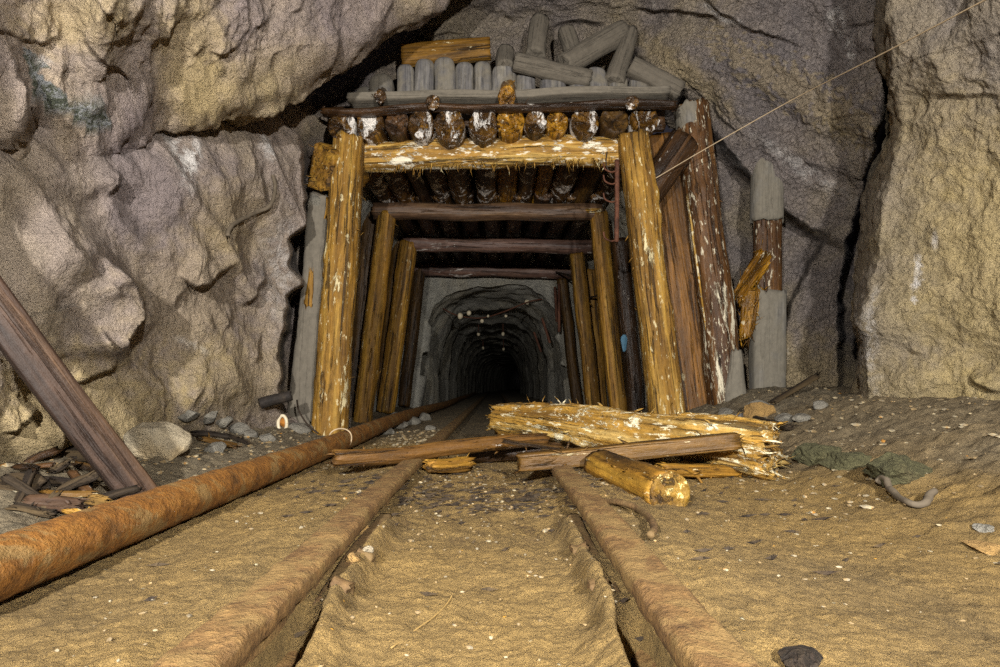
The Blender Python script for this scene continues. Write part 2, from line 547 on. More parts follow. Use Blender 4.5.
build_patch('wall_left', A.reshape(-1, 3), n, m, R_LEFT, relief=1.9,
    creases=[
        ([(96, 258), (118, 278), (129, 300), (121, 320), (113, 342), (114, 372)], .15, 45, 4, .05, 20),
        ([(86, 325), (95, 345), (101, 362), (80, 376), (60, 384)], .05, 25, 3, .02, 10),
        ([(222, 258), (216, 268), (204, 281), (184, 285), (163, 274)], .09, 40, 4, .03, 14),
        ([(268, 268), (262, 281), (250, 297), (236, 306)], .08, 32, 4, .03, 12),
        ([(106, 168), (108, 185), (99, 200)], .04, 25, 3, .02, 12),
        ([(172, 285), (165, 297), (163, 312)], .03, 15, 3, .01, 8),
        ([(100, 190), (125, 235), (150, 262)], .03, 60, 10, .05, 30),
        ([(60, 200), (100, 262), (118, 285)], .02, 50, 14, .07, 30),
        ([(225, 225), (230, 245), (245, 262)], .035, 18, 3, .02, 10),
        ([(255, 160), (258, 195), (262, 210)], .03, 20, 3, .02, 10),
        ([(146, 335), (142, 370), (150, 402), (142, 420)], .02, 20, 4, .015, 10),
        ([(65, 352), (42, 360), (20, 368)], .02, 14, 3, .01, 8),
        ([(48, 412), (44, 430), (40, 450)], .03, 14, 3, .02, 8),
        ([(30, 405), (12, 424), (-10, 432)], .035, 18, 3, .015, 8),
        ([(90, 410), (86, 428), (60, 446)], .03, 16, 3, .015, 8),
        ([(220, 300), (226, 316), (214, 330)], .02, 18, 4, .015, 8),
        ([(250, 235), (272, 215), (276, 196)], .02, 16, 4, .01, 8),
        ([(262, 330), (256, 350), (246, 365)], .035, 16, 4, .03, 10),
        ([(205, 385), (190, 395), (180, 408)], .02, 16, 3, .01, 8),
        ([(288, 120), (296, 160), (304, 200), (301, 222), (285, 238), (288, 262), (296, 286), (284, 304), (278, 345), (272, 385), (276, 440)], .07, 18, 5, .55, 200),
    ],
    blobs=[(58, 262, 55, 52, .13), (212, 392, 42, 34, .14), (165, 190, 60, 50, .05), (240, 190, 45, 40, .05), (20, 330, 40, 40, .05), (50, 420, 45, 35, .06), (150, 330, 28, 45, -.05)],
    noise=[nz(1.7, .05, 3), nz(6, .014, 4, .5, 3), knobs(46, .006, 2), nz(38, .0035, 3),
           lambda V, px: .05 * np.maximum(ridged(np.c_[(V[:, 1] * .8 + V[:, 2]) * 1.9, (V[:, 1] - V[:, 2]) * .55, V[:, 0]] + 3.3, 2), -.5)],
    marks=[(0, MICA), (1, blotch(176, 165, 12, 26, .9, .6, -20)), (1, blotch(190, 155, 6, 14, .8, .6)), (1, blotch(262, 150, 5, 14, .9, .6, -20)),
           (1, blotch(185, 345, 16, 4, .7, .6, 25)), (1, blotch(280, 270, 18, 46, .45, .8)),
           (2, blotch(60, 430, 120, 70, .9, .6)), (2, blotch(230, 380, 50, 40, .5, .6)), (2, blotch(225, 220, 40, 40, .45, .6)), (2, blotch(180, 300, 70, 60, .35, .6))])

# ---- ceiling : the overhanging upper-left mass
lip = [(-330, 160, 1.1), (-150, 160, 1.5), (0, 158, 1.98), (60, 156, 2.25), (100, 150, 2.42), (135, 136, 2.58), (165, 121, 2.75), (205, 120, 2.93), (240, 113, 3.08), (270, 105, 3.24), (305, 92, 3.42), (345, 68, 3.6), (385, 38, 3.78), (415, 18, 3.9), (445, 0, 4.02), (480, -40, 4.15), (540, -90, 4.2)]
r_back = [(x, y - 6, d + .9) for x, y, d in lip]
r_back2 = [(x, y - 2, d + .35) for x, y, d in lip]
r_lip2 = [(x, y + 1, d + .08) for x, y, d in lip]
midp = [(x * .99, y * .62 - 8, d - (.06 if k < 3 else .1 if k == 3 else .16) - .05 * (k > 4)) for k, (x, y, d) in enumerate(lip)]
top1 = [(x * .97, min(y - 110, y * .3 - 50) - (40 if k < 4 else 0), d - (.16 if k < 3 else .25 if k == 3 else .45)) for k, (x, y, d) in enumerate(lip)]
top2 = [P(*c) + Vector((.12, -.25, .5)) for c in top1]
top3 = [P(*c) + Vector((.4, -.6, 1.0)) for c in top1]
top4 = [P(*c) + Vector((.9, -1.3, 1.35)) for c in top1]
n, m = 260, 420
Vc = ctrl([r_back, r_back2, r_lip2, lip, midp, top1, top2, top3, top4], n, m, [.3, .3, .15, .1, .8, .9, .6, .4, .3], [.5, .5, .4] + [.35] * 12 + [.4])
build_patch('ceiling', Vc, n, m, R_CEIL,
    creases=[
        ([(158, 106), (140, 88), (125, 73), (100, 55), (84, 36), (66, 22)], .035, 14, 2.5, .03, 6),
        ([(58, 20), (54, 36), (40, 41), (15, 36), (0, 27), (-40, 20)], .035, 24, 4, .012, 10),
        ([(2, 40), (7, 75), (20, 92), (33, 104), (26, 124), (4, 142), (-30, 150)], .08, 40, 4, .07, 22),
        ([(139, -10), (136, 14), (132, 36), (122, 44), (112, 40)], .07, 24, 3, .02, 10),
        ([(118, -8), (116, 12), (108, 24)], .04, 18, 3, .02, 10),
        ([(168, -10), (168, 18), (166, 32), (159, 46)], .045, 22, 3, .015, 10),
        ([(236, 36), (232, 46), (220, 51), (204, 46)], .05, 20, 3, .02, 8),
        ([(222, 62), (214, 70), (208, 68)], .05, 10, 3, .03, 8),
        ([(272, 14), (260, 22), (248, 28)], .05, 18, 3, .02, 8),
        ([(300, -10), (296, 6), (284, 14)], .03, 18, 3, .01, 8),
        ([(326, 55), (316, 60), (303, 64)], .04, 16, 3, .02, 8),
        ([(284, 90), (272, 96), (256, 100), (244, 104)], .05, 14, 3, .04, 8),
        ([(200, 40), (193, 53), (190, 55)], .03, 12, 3, .01, 8),
        ([(175, 92), (160, 100), (150, 112)], .02, 10, 3, .02, 8),
        ([(395, -4), (380, 18), (366, 34), (350, 50)], .04, 20, 4, .02, 10),
        ([(160, 60), (172, 82), (190, 100), (200, 118)], .02, 22, 5, .02, 16),
    ],
    blobs=[(70, 85, 40, 35, .03), (300, 50, 60, 40, .10), (220, 90, 40, 25, .05), (340, 40, 35, 25, .08), (110, 20, 30, 25, .06), (150, 40, 18, 60, -.03), (15, 110, 22, 30, .1), (34, 134, 16, 18, -.12)],
    noise=[nz(2.2, .05, 3, .5, 9), nz(7, .016, 4, .5, 1), rg(4.5, .016, 3, 2.0), knobs(38, .008, 4), knobs(75, .0035, 1), nz(45, .003, 3),
           lambda V, px: .03 * np.maximum(0, pn(V * 17 + 2)) * (blotch(105, 135, 40, 18, 1)(px, V) + blotch(190, 118, 40, 16, 1)(px, V))],
    marks=[(0, MICA),
           (1, blotch(88, 98, 12, 8, .4)), (1, blotch(38, 60, 8, 5, .5)),
           (2, blotch(190, 60, 30, 80, .7, .7)), (2, blotch(70, 20, 60, 25, .6, .7)), (2, blotch(290, 70, 60, 30, .35, .7)), (2, blotch(215, 95, 40, 30, .5, .7))])

# ---- wall_back : ring of rock around the timbered mouth
ring = [
    [(352, 470, 4.55), (315, 470, 4.75), (270, 465, 4.85), (215, 460, 4.8), (120, 470, 4.6)],
    [(352, 400, 4.6), (315, 400, 4.95), (272, 400, 5.0), (215, 400, 4.9), (120, 400, 4.6)],
    [(352, 300, 4.6), (318, 300, 5.1), (275, 300, 5.1), (215, 300, 4.9), (120, 300, 4.6)],
    [(350, 200, 4.6), (318, 200, 4.85), (285, 190, 4.7), (240, 170, 4.6), (150, 150, 4.4)],
    [(352, 130, 4.6), (322, 125, 4.55), (290, 118, 4.45), (250, 105, 4.5), (180, 60, 4.3)],
    [(370, 108, 4.55), (350, 88, 4.65), (330, 65, 4.75), (300, 30, 4.7), (250, -40, 4.4)],
    [(420, 106, 4.55), (418, 70, 4.9), (412, 40, 4.95), (395, 0, 4.8), (350, -100, 4.4)],
    [(480, 106, 4.55), (480, 60, 5.0), (478, 25, 5.0), (470, -20, 4.7), (460, -140, 4.2)],
    [(540, 106, 4.55), (540, 60, 5.05), (545, 20, 4.95), (560, -20, 4.6), (600, -140, 4.0)],
    [(600, 106, 4.55), (605, 60, 4.95), (625, 20, 4.75), (670, -20, 4.3), (760, -140, 3.5)],
    [(650, 105, 4.6), (668, 75, 4.75), (710, 50, 4.4), (780, 0, 3.9), (900, -130, 3.1)],
    [(686, 112, 4.7), (708, 112, 4.75), (765, 100, 4.35), (840, 60, 3.85), (980, -60, 3.1)],
    [(692, 170, 4.85), (725, 168, 4.85), (790, 160, 4.5), (865, 140, 3.95), (1000, 80, 3.2)],
    [(692, 240, 4.95), (738, 240, 5.0), (800, 235, 4.85), (872, 225, 4.3), (990, 200, 3.5)],
    [(692, 310, 4.95), (738, 310, 5.0), (800, 305, 4.8), (868, 300, 4.3), (980, 300, 3.6)],
    [(692, 370, 4.95), (738, 370, 4.9), (800, 370, 4.6), (866, 370, 4.2), (980, 370, 3.6)],
    [(692, 470, 4.9), (738, 465, 4.7), (800, 460, 4.4), (866, 460, 4.0), (980, 470, 3.5)],
]
for k in range(4, 12):
    x, y, d = ring[k][0]
    ring[k][0] = (CX + (x - CX) * .93, y + 16, d + .55)
n, m = 560, 200
Vb = ctrl(ring, n, m, [.6, .8, .8, .6, .5, .5, .5, .5, .5, .6, .6, .7, .8, .8, .7, .7], [.5, .7, .9, .9])
build_patch('wall_back', Vb, n, m, R_BACK,
    creases=[
        ([(880, 262), (850, 243), (800, 215), (770, 190), (745, 165), (715, 128), (690, 100), (660, 72), (630, 40), (600, 25)], .30, 90, 14, .05, 40),
        ([(890, -40), (883, 50), (886, 110), (862, 180), (845, 240), (836, 300), (836, 350), (838, 420)], .05, 14, 6, 1.6, 400),
        ([(726, 20), (700, 14), (680, 9), (650, 10), (628, 4)], .09, 20, 4, .05, 14),
        ([(812, 48), (800, 44), (770, 32), (748, 26), (720, 8), (690, -12)], .07, 22, 3, .03, 12),
        ([(892, 6), (884, 16), (866, 22), (846, 22)], .06, 20, 3, .04, 10),
        ([(783, 392), (784, 335), (800, 292), (826, 245), (848, 214)], .17, 60, 5, .05, 30),
        ([(342, 104), (320, 116), (290, 130), (255, 140), (225, 146)], .14, 20, 4, .12, 16),
        ([(330, 120), (305, 126), (280, 138)], .05, 12, 3, .05, 8),
        ([(470, 36), (440, 34), (425, 40), (410, 34)], .05, 24, 4, .03, 10),
        ([(520, 22), (508, 14), (500, 4)], .06, 30, 4, .05, 14),
        ([(700, 128), (690, 118), (660, 100), (630, 62)], .04, 20, 5, .03, 14),
        ([(745, 130), (720, 118), (706, 104)], .04, 20, 3, .03, 10),
        ([(720, 245), (745, 256), (752, 262)], .02, 16, 3, .01, 8),
        ([(610, 24), (585, 18), (560, 20), (545, 30)], .06, 22, 5, .06, 20),
        ([(868, 190), (866, 150), (870, 110)], .04, 20, 4, .03, 10),
    ],
    blobs=[(720, 70, 70, 40, .06), (820, 100, 60, 40, .06), (840, 330, 40, 70, .08), (430, 50, 40, 20, .04), (560, 30, 30, 20, .05), (770, 60, 60, 25, .05)],
    noise=[nz(1.5, .05, 3, .5, 4), nz(5, .018, 4, .5, 11), rg(4, .016, 3, 1.0),
           lambda V, px: .013 * pn(V * 24 + 2) * sstep(240, 60, px[:, 1]) * sstep(560, 680, px[:, 0]), nz(28, .006, 3),
           lambda V, px: .03 * pn(np.c_[(px[:, 0] * .57 - px[:, 1] * .82) / 26, (px[:, 0] * .82 + px[:, 1] * .57) / 140, V[:, 1]]) * 1.8 * sstep(560, 700, px[:, 0]) * sstep(260, 200, px[:, 1])],
    marks=[(2, polymask([(700, 30), (760, 50), (820, 80), (870, 110), (880, 150), (850, 140), (800, 110), (730, 70)], .4, 26)), (2, blotch(680, 70, 60, 14, .6, .7, 38)),
           (1, blotch(840, 20, 10, 14, .8)), (1, blotch(851, 48, 4, 12, .8)), (1, blotch(735, 160, 25, 5, .6, .6, 35)), (1, blotch(800, 165, 50, 6, .5, .7, 38)), (1, blotch(720, 14, 20, 5, .7, .6, 25)),
           (2, blotch(800, 380, 70, 40, .6, .7))])

# ---- wall_right : near mass with a free left-hand edge
edge = [(920, -700, 1.7), (905, -300, 2.35), (897, -60, 2.75), (894, 40, 2.9), (900, 90, 2.98), (902, 130, 3.02), (888, 180, 3.07), (877, 230, 3.12), (869, 280, 3.16), (868, 320, 3.18), (872, 350, 3.2), (866, 390, 3.2), (862, 425, 3.2), (860, 480, 3.2)]
b2 = [(x - 16, y, d + 1.1) for x, y, d in edge]
b1 = [(x - 4, y, d + .3) for x, y, d in edge]
e1 = [(x + 12, y, d - .09) for x, y, d in edge]
c1 = [(950 + (x - 870) * .3, y, d - .34) for x, y, d in edge]
c2 = [(1040, y, d * .77) for x, y, d in edge]
c3 = [(1200, y * 1.02, d * .58) for x, y, d in edge]
c4 = [P(*c) + Vector((.08, -.7, .02)) for c in c3]
c5 = [P(*c) + Vector((.1, -1.9, .05)) for c in c3]
rowsr = [[r[k] for r in (b2, b1, edge, e1, c1, c2, c3, c4, c5)] for k in range(len(edge))]
n, m = 360, 240
Vr = ctrl(rowsr, n, m, [.6, .6, .6, .5, .4, .4, .4, .4, .4, .4, .4, .4, .4], [.35, .2, .12, .5, .8, .9, .8, .4])
build_patch('wall_right', Vr, n, m, R_RIGHT,
    creases=[([(1010, 92), (960, 94), (925, 90)], .03, 30, 6, .02, 16),
             ([(930, 352), (918, 352), (905, 345)], .03, 24, 4, .02, 12),
             ([(1010, 392), (985, 385), (970, 372)], .05, 24, 4, .03, 12),
             ([(905, 60), (896, 100), (900, 128)], .03, 12, 3, .02, 8)],
    blobs=[(940, 200, 60, 90, .06), (920, 380, 40, 30, .06), (980, 300, 50, 60, .04), (930, 60, 30, 50, .04), (990, 365, 18, 14, -.05)],
    noise=[nz(1.6, .05, 3, .5, 21), nz(5.5, .02, 4, .5, 7), rg(5, .014, 3, 8.0), knobs(26, .012, 3), nz(34, .005, 3)],
    marks=[(1, polymask([(914, 255), (921, 255), (922, 272), (924, 280), (918, 292), (920, 300), (915, 305), (912, 290), (915, 270)], 1.0, 2)), (1, blotch(935, 240, 4, 10, .8)),
           (1, blotch(874, 345, 7, 45, .6, .7)), (2, blotch(985, 270, 60, 120, .7, .7)), (2, blotch(930, 400, 70, 40, .5, .7)), (2, blotch(940, 130, 60, 60, .35, .7))])

# ---- wall_tunnel : lined drift behind the timber sets, then a smaller rock drift
sect = [(4.7, 1.62, 2.75), (5.2, 1.5, 2.55), (6.5, 1.45, 2.5), (8.0, 1.45, 2.5), (8.62, 1.45, 2.5), (8.66, 1.16, 1.96), (8.9, 1.12, 1.92), (10.5, 1.12, 1.95), (12.5, 1.15, 1.92), (15, 1.1, 1.9), (19, 1.12, 1.9), (24, 1.1, 1.9), (29, 1.15, 1.9), (75, 1.1, 1.85)]
ys = np.concatenate([np.linspace(4.7, 8.62, 60), np.geomspace(8.66, 75, 210)])
sa = np.array(sect)
mseg = 120
VT = []
for y in ys:
    hw = np.interp(y, sa[:, 0], sa[:, 1])
    ht = np.interp(y, sa[:, 0], sa[:, 2])
    th = np.linspace(-0.06 * math.pi, 1.06 * math.pi, mseg)
    ex = 2 / (2.9 if y > 8.63 else 3.6)
    cxx = np.sign(np.cos(th)) * np.abs(np.cos(th)) ** ex * hw - 0.02
    zz = np.sign(np.sin(th)) * np.abs(np.sin(th)) ** ex * (ht - 0.3) + 0.3
    zz = np.where(th < 0, -0.25, np.where(th > math.pi, -0.25, zz))
    # straight legs
    VT.append(np.c_[cxx, np.full(mseg, y), zz])
VT = np.concatenate(VT)
VT[:, 0] += np.where(VT[:, 1] > 18, .0022 * (VT[:, 1] - 18) ** 2, 0)      # added bend to the right, hides the end face to keep the distance dark


def tun_noise(V, px):
    out = .06 * fbm(V * 1.3 + 3, 3) + .03 * ridged(V * np.array((2.2, 3.4, 2.2)), 3) + .012 * fbm(V * 9, 3)
    # blast rounds: the roof steps up at each round and closes in again
    ph = (V[:, 1] - 8.66 + .25 * pn(V * 1.4)) / 2.15
    saw = ph - np.floor(ph)
    return np.where(V[:, 1] > 8.7, out + .17 * (saw - .5), out * .8)


NT_, MT_ = len(ys), mseg
G = VT.reshape(NT_, MT_, 3)
ctr = np.stack([np.where(VT[:, 1] > 18, .0022 * (VT[:, 1] - 18) ** 2, 0), VT[:, 1], np.full(len(VT), .8)], 1)
Nn = ctr - VT
Nn[:, 1] = 0
Nn /= np.linalg.norm(Nn, axis=1)[:, None]
W = VT + Nn * tun_noise(VT, None)[:, None]
fs = gridfaces(NT_, MT_)
tun = mk('wall_tunnel', W, fs, R_TUN)
tag(tun, kind='structure')
ROCKS.append((W, fs))
# far end of the drift: a rough rock face
gx, gz = np.meshgrid(np.linspace(-1.6, 1.6, 30) + .0022 * 57 ** 2, np.linspace(-.3, 2.3, 26))
Ve = np.c_[gx.ravel(), np.full(gx.size, 74.5), gz.ravel()]
Ve[:, 1] += .25 * fbm(Ve * 1.5, 4)
tag(mk('wall_end', Ve, gridfaces(26, 30), R_TUN), kind='structure')

# ------------------------------------------------------------------ floor
XL, XR = -0.352, 0.264


def floor_h(X, Y):
    h = np.zeros_like(X)
    h += sstep(1.0, 2.15, X) * .30 * sstep(0.2, 1.6, Y) * (1 - sstep(6, 8, Y))
    h += sstep(-.98, -1.75, X) * .09
    h += sstep(3.3, 4.2, Y) * sstep(.5, 1.2, X) * .05
    inner = sstep(XL + .02, XL + .12, X) * (1 - sstep(XR - .12, XR - .02, X))
    h += -.03 * inner
    outL = sstep(XL - .4, XL - .05, X) * (1 - sstep(XL - .03, XL + .0, X))
    outR = sstep(XR - .0, XR + .03, X) * (1 - sstep(XR + .05, XR + .55, X))
    h += .022 * outL + .046 * outR
    # mud banked against the inner sides of the rails, washed out in front
    near = 1 - sstep(.84, 1.0, Y + .05 * pn(np.c_[X * 9, Y * 9, X * 0]))
    for xc, sgn in ((XL, 1), (XR, -1)):
        u = (X - xc) * sgn
        h += -.085 * near * sstep(.015, .03, u) * (1 - sstep(.055, .085, u))
        ridge = np.exp(-((u - .072) / .022) ** 2) * sstep(.7, .95, Y) * (1 - sstep(1.35, 1.75, Y))
        h += .035 * ridge
        h += .018 * np.exp(-((u - .10) / .03) ** 2) * near
    h += .02 * np.exp(-((X + .12) / .3) ** 2 - ((Y - 2.7) / .5) ** 2)
    return h


xs = np.concatenate([np.linspace(-3.2, -1.3, 70, endpoint=False), np.linspace(-1.3, .9, 330, endpoint=False), np.linspace(.9, 3.4, 130)])
yy = np.concatenate([np.geomspace(.3, 4.5, 420, endpoint=False), np.geomspace(4.5, 75, 130)])
gx, gy = np.meshgrid(xs, yy)
X, Y = gx.ravel(), gy.ravel()
Z = floor_h(X, Y)
Q = np.c_[X, Y, 0 * X]
rough = sstep(.7, 1.5, X) + sstep(-.95, -1.3, X)
Z += .012 * fbm(Q * 3.1, 3) * (1 + .8 * rough) + .007 * fbm(Q * 13 + 5, 4) * (1 + 1.5 * rough) + .0035 * fbm(Q * 55, 2)
Z += .012 * np.maximum(0, pn(Q * 21 + 3)) * np.clip(rough, 0, 1)
Vf = np.c_[X, Y, Z]
FLF = gridfaces(len(yy), len(xs))
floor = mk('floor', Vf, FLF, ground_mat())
tag(floor, kind='structure')
mkk = np.zeros((len(Vf), 4), np.float32)
mkk[:, 3] = 1
pnz = .35 * pn(Q * 2.2 + 3)
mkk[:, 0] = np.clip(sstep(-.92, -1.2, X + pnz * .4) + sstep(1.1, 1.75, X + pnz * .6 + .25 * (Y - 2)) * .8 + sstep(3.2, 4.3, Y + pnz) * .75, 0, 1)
mkk[:, 1] = np.clip(np.exp(-((X + .05) / .45) ** 2 - ((Y - 2.05) / .5) ** 2) * 1.3 + .12 + .5 * np.exp(-((X - .45) / .3) ** 2 - ((Y - 2.0) / .5) ** 2), 0, 1)
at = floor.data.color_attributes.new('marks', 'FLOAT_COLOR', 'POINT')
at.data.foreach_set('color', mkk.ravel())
BF = BVHTree.FromPolygons([Vector(v) for v in Vf], FLF)
BR = []
for W, fs in ROCKS:
    BR.append(BVHTree.FromPolygons([Vector(v) for v in W], fs))


def ground(x, y):
    h = BF.ray_cast(Vector((x, y, 3)), Vector((0, 0, -1)))
    return h[0].z if h[0] else 0.0


def hit(px, py, off=0.0, rocks=True):
    """nearest point of the rock or floor seen in a direction: where a thing lies or clings"""
    o = Vector((0, 0, CZ))
    d = P(px, py, 1.0) - o
    d.normalize()
    best = None
    for b in ([BF] + (BR if rocks else [])):
        h = b.ray_cast(o, d)
        if h[0] is not None and (best is None or h[3] < best[1]):
            nrm = h[1] if h[1].dot(d) < 0 else -h[1]
            best = (h[0], h[3], nrm)
    if best is None:
        return P(px, py, 3.0)
    return best[0] + best[2] * off


# ------------------------------------------------------------------ timber
def timber_mesh(L, a, b, expo=2.0, a1=None, b1=None, seed=0, rough=.05, ragged=.02, bend=.012, seg=40, ring=None, knots=3, ragged0=None, checks=.06, hollow=(0, 0), slivers=0, sl_len=(.02, .08), sl_ends=0, tilt0=0, tilt1=0):
    a1 = a if a1 is None else a1
    b1 = b if b1 is None else b1
    ring = ring or int(np.clip(L / .03, 12, 90))
    rg_ = np.random.default_rng(seed + 1000)
    th = np.linspace(0, 2 * math.pi, seg, endpoint=False) + .02
    t = np.linspace(0, 1, ring)
    T, TH = np.meshgrid(t, th, indexing='ij')
    aa = a + (a1 - a) * T
    bb = b + (b1 - b) * T
    e = 2 / expo
    x = np.sign(np.cos(TH)) * np.abs(np.cos(TH)) ** e * aa
    y = np.sign(np.sin(TH)) * np.abs(np.sin(TH)) ** e * bb
    z = T * L
    s = seed * 3.71
    pts = np.c_[np.cos(TH).ravel() * 1.3 + s, np.sin(TH).ravel() * 1.3 - s, z.ravel() * 2.2 + s]
    pl = np.c_[np.cos(TH).ravel() * 5 + s, np.sin(TH).ravel() * 5 + s, z.ravel() * 1.1]
    pf = np.c_[np.cos(TH).ravel() * 3 + s, np.sin(TH).ravel() * 3, z.ravel() * 14 + s]
    D = rough * fbm(pts, 3) + rough * .5 * fbm(pf, 3) - checks * np.maximum(0, ridged(pl, 2) - .75)
    for k in range(knots):
        kt, kth = rg_.uniform(.08, .92), rg_.uniform(0, 6.28)
        dz = (z.ravel() - kt * L) / .05
        dth = np.angle(np.exp(1j * (TH.ravel() - kth))) / .45
        D += .10 * np.exp(-dz ** 2 - dth ** 2)
    sc = 1 + D.reshape(ring, seg)
    x, y = x * sc, y * sc
    # chewed arrises towards the ends
    zz = z.copy()
    r0 = ragged if ragged0 is None else ragged0
    j0 = pn(np.c_[np.cos(th) * 2.1 + s, np.sin(th) * 2.1, np.full(seg, 2.2)]) * .6 + .4 * (rg_.random(seg) - .3)
    j1 = pn(np.c_[np.cos(th) * 2.1 + s, np.sin(th) * 2.1, np.full(seg, 6.2)]) * .6 + .4 * (rg_.random(seg) - .3)
    zz[0] += r0 * j0 + tilt0 * y[0]
    zz[-1] -= ragged * j1 + tilt1 * y[-1]
    bx = bend * np.array([pn(np.array([[q * 1.7 * max(L, .6), s, 1.1]]))[0] for q in t])
    by = bend * np.array([pn(np.array([[q * 1.7 * max(L, .6), s, 7.7]]))[0] for q in t])
    x += bx[:, None]
    y += by[:, None]
    V = np.c_[x.ravel(), y.ravel(), zz.ravel()]
    fs = gridfaces(ring, seg, True)
    base = len(V)
    extra = []
    for end, idx, sgn in ((0, 0, -1), (1, ring - 1, 1)):
        r = V[idx * seg:(idx + 1) * seg]
        c = r.mean(0)
        prev = list(range(idx * seg, (idx + 1) * seg))
        depth = hollow[end]
        for fr in (.82, .5, .22):
            q = c + (r - c) * fr
            rgd = ragged if end else r0
            q[:, 2] = c[2] + (r[:, 2] - c[2]) * (fr ** 6 if not (tilt0 or tilt1) else fr) - sgn * depth * (1 - fr) ** .5 * (fr < .8) + min(rgd, .05) * .5 * pn(np.c_[q[:, 0] * 38 + s, q[:, 1] * 38, np.full(seg, s)]) + min(rgd, .03) * .12 * rg_.normal(size=seg)
            cur = list(range(base + len(extra), base + len(extra) + seg))
            extra.extend(q)
            for j in range(seg):
                f = (prev[j], prev[(j + 1) % seg], cur[(j + 1) % seg], cur[j])
                fs.append(f if sgn > 0 else f[::-1])
            prev = cur
        cpt = c.copy()
        cpt[2] -= sgn * depth
        extra.append(cpt)
        ci = base + len(extra) - 1
        for j in range(seg):
            f = (prev[j], prev[(j + 1) % seg], ci)
            fs.append(f if sgn > 0 else f[::-1])
    V = np.concatenate([V, np.array(extra)])
    # splinters lifting from the surface and from the broken ends
    add = []
    for k in range(slivers + sl_ends):
        ln = rg_.uniform(*sl_len)
        j = rg_.integers(seg)
        if k < slivers:
            i = rg_.integers(1, ring - 1)
            p = np.array([x[i, j], y[i, j], zz[i, j]])
            out = np.array([x[i, j] - bx[i], y[i, j] - by[i], 0.0])
            out /= np.linalg.norm(out) + 1e-9
            d = out * rg_.uniform(.15, .8) + np.array([0, 0, rg_.choice([-1, 1]) * rg_.uniform(.5, 1)]) + rg_.normal(size=3) * .2
            p = p - out * .012
        else:
            i = ring - 1 if rg_.random() < .6 else 0
            fr = rg_.uniform(.3, 1) ** .5
            p = np.array([bx[i] + (x[i, j] - bx[i]) * fr, by[i] + (y[i, j] - by[i]) * fr, zz[i, j]])
            d = np.array([0, 0, 1.0 if i else -1.0]) + rg_.normal(size=3) * .35
            p = p - d * .02
        d /= np.linalg.norm(d)
        sd = np.cross(d, rg_.normal(size=3))
        sd /= np.linalg.norm(sd) + 1e-9
        up = np.cross(d, sd)
        w = rg_.uniform(.003, .010)
        o = len(V) + len(add)
        mid = p + d * ln * .55 + up * ln * .06
        tip = p + d * ln
        add += [p + sd * w, p - sd * w, p + up * w * .5, mid + sd * w * .7, mid - sd * w * .7, mid + up * w * .5, tip]
        fs += [(o, o + 2, o + 5, o + 3), (o + 2, o + 1, o + 4, o + 5), (o + 1, o, o + 3, o + 4), (o + 3, o + 5, o + 6), (o + 5, o + 4, o + 6), (o + 4, o + 3, o + 6)]
    if add:
        V = np.concatenate([V, np.array(add)])
    return V, fs


_seed = [0]


def axis_matrix(p0, p1, ref=(0, -1, 0)):
    z = (Vector(p1) - Vector(p0)).normalized()
    y = Vector(ref) - z * Vector(ref).dot(z)
    y.normalize()
    x = y.cross(z)
    return Matrix(((x.x, y.x, z.x, p0[0]), (x.y, y.y, z.y, p0[1]), (x.z, y.z, z.z, p0[2]), (0, 0, 0, 1)))


def timber(name, p0, p1, a, b, mat, label=None, cat=None, group=None, parent=None, ref=(0, -1, 0), **kw):
    _seed[0] += 1
    if kw.get('expo', 2) >= 5:
        kw.setdefault('checks', 0.0)
    p0, p1 = Vector(p0), Vector(p1)
    kw.setdefault('seed', _seed[0])
    V, fs = timber_mesh((p1 - p0).length, a, b, **kw)
    M = axis_matrix(p0, p1, ref)
    o = mk(name, V, fs, mat)
    o.matrix_world = M
    if parent is not None:
        o.parent = parent
        o.matrix_parent_inverse = parent.matrix_world.inverted()
    tag(o, label, cat, group)
    return o


def tube(name, pts, r, mat, parent=None, sub=6, seg=8, jit=0.0):
    A = np.array([tuple(p) for p in pts], float)
    if len(A) > 2:
        A = interp_axis(A, (len(A) - 1) * sub + 1)
    if jit:
        A = A + jit * np.stack([pn(A * 23 + k) for k in (1.1, 5.5, 9.9)], 1)
    V, n = [], len(A)
    tan = np.gradient(A, axis=0)
    tan /= np.linalg.norm(tan, axis=1)[:, None] + 1e-9
    up = np.array([0.3, 0.2, 0.93])
    for i in range(n):
        s = np.cross(tan[i], up)
        s /= np.linalg.norm(s) + 1e-9
        u = np.cross(s, tan[i])
        rr = r if np.isscalar(r) else np.interp(i / (n - 1), np.linspace(0, 1, len(r)), r)
        for k in range(seg):
            a = 2 * math.pi * k / seg
            V.append(A[i] + rr * (math.cos(a) * s + math.sin(a) * u))
    fs = gridfaces(n, seg, True)
    fs.append(tuple(range(seg))[::-1])
    fs.append(tuple(range((n - 1) * seg, n * seg)))
    V = np.array(V)
    if parent is None:
        c = A[0].copy()
        o = mk(name, V - c, fs, mat)
        o.matrix_world = Matrix.Translation(Vector(c))
    else:
        inv = parent.matrix_world.inverted()
        o = mk(name, [inv @ Vector(v) for v in V], fs, mat, parent)
    return o


def stone_mesh(size, seed, sub=4, cuts=7, nzamp=.07):
    import bmesh
    bm = bmesh.new()
    bmesh.ops.create_icosphere(bm, subdivisions=sub, radius=1)
    V = np.array([v.co[:] for v in bm.verts])
    fs = [tuple(v.index for v in f.verts) for f in bm.faces]
    bm.free()
    r_ = np.random.default_rng(seed)
    for k in range(cuts):
        nn = r_.normal(size=3)
        nn /= np.linalg.norm(nn)
        dd = r_.uniform(.5, .82)
        ex = V @ nn - dd
        V = V - np.maximum(ex, 0)[:, None] * nn * .93
    V = V * (1 + nzamp * fbm(V * 1.8 + seed, 4))[:, None]
    return V * np.array(size), fs


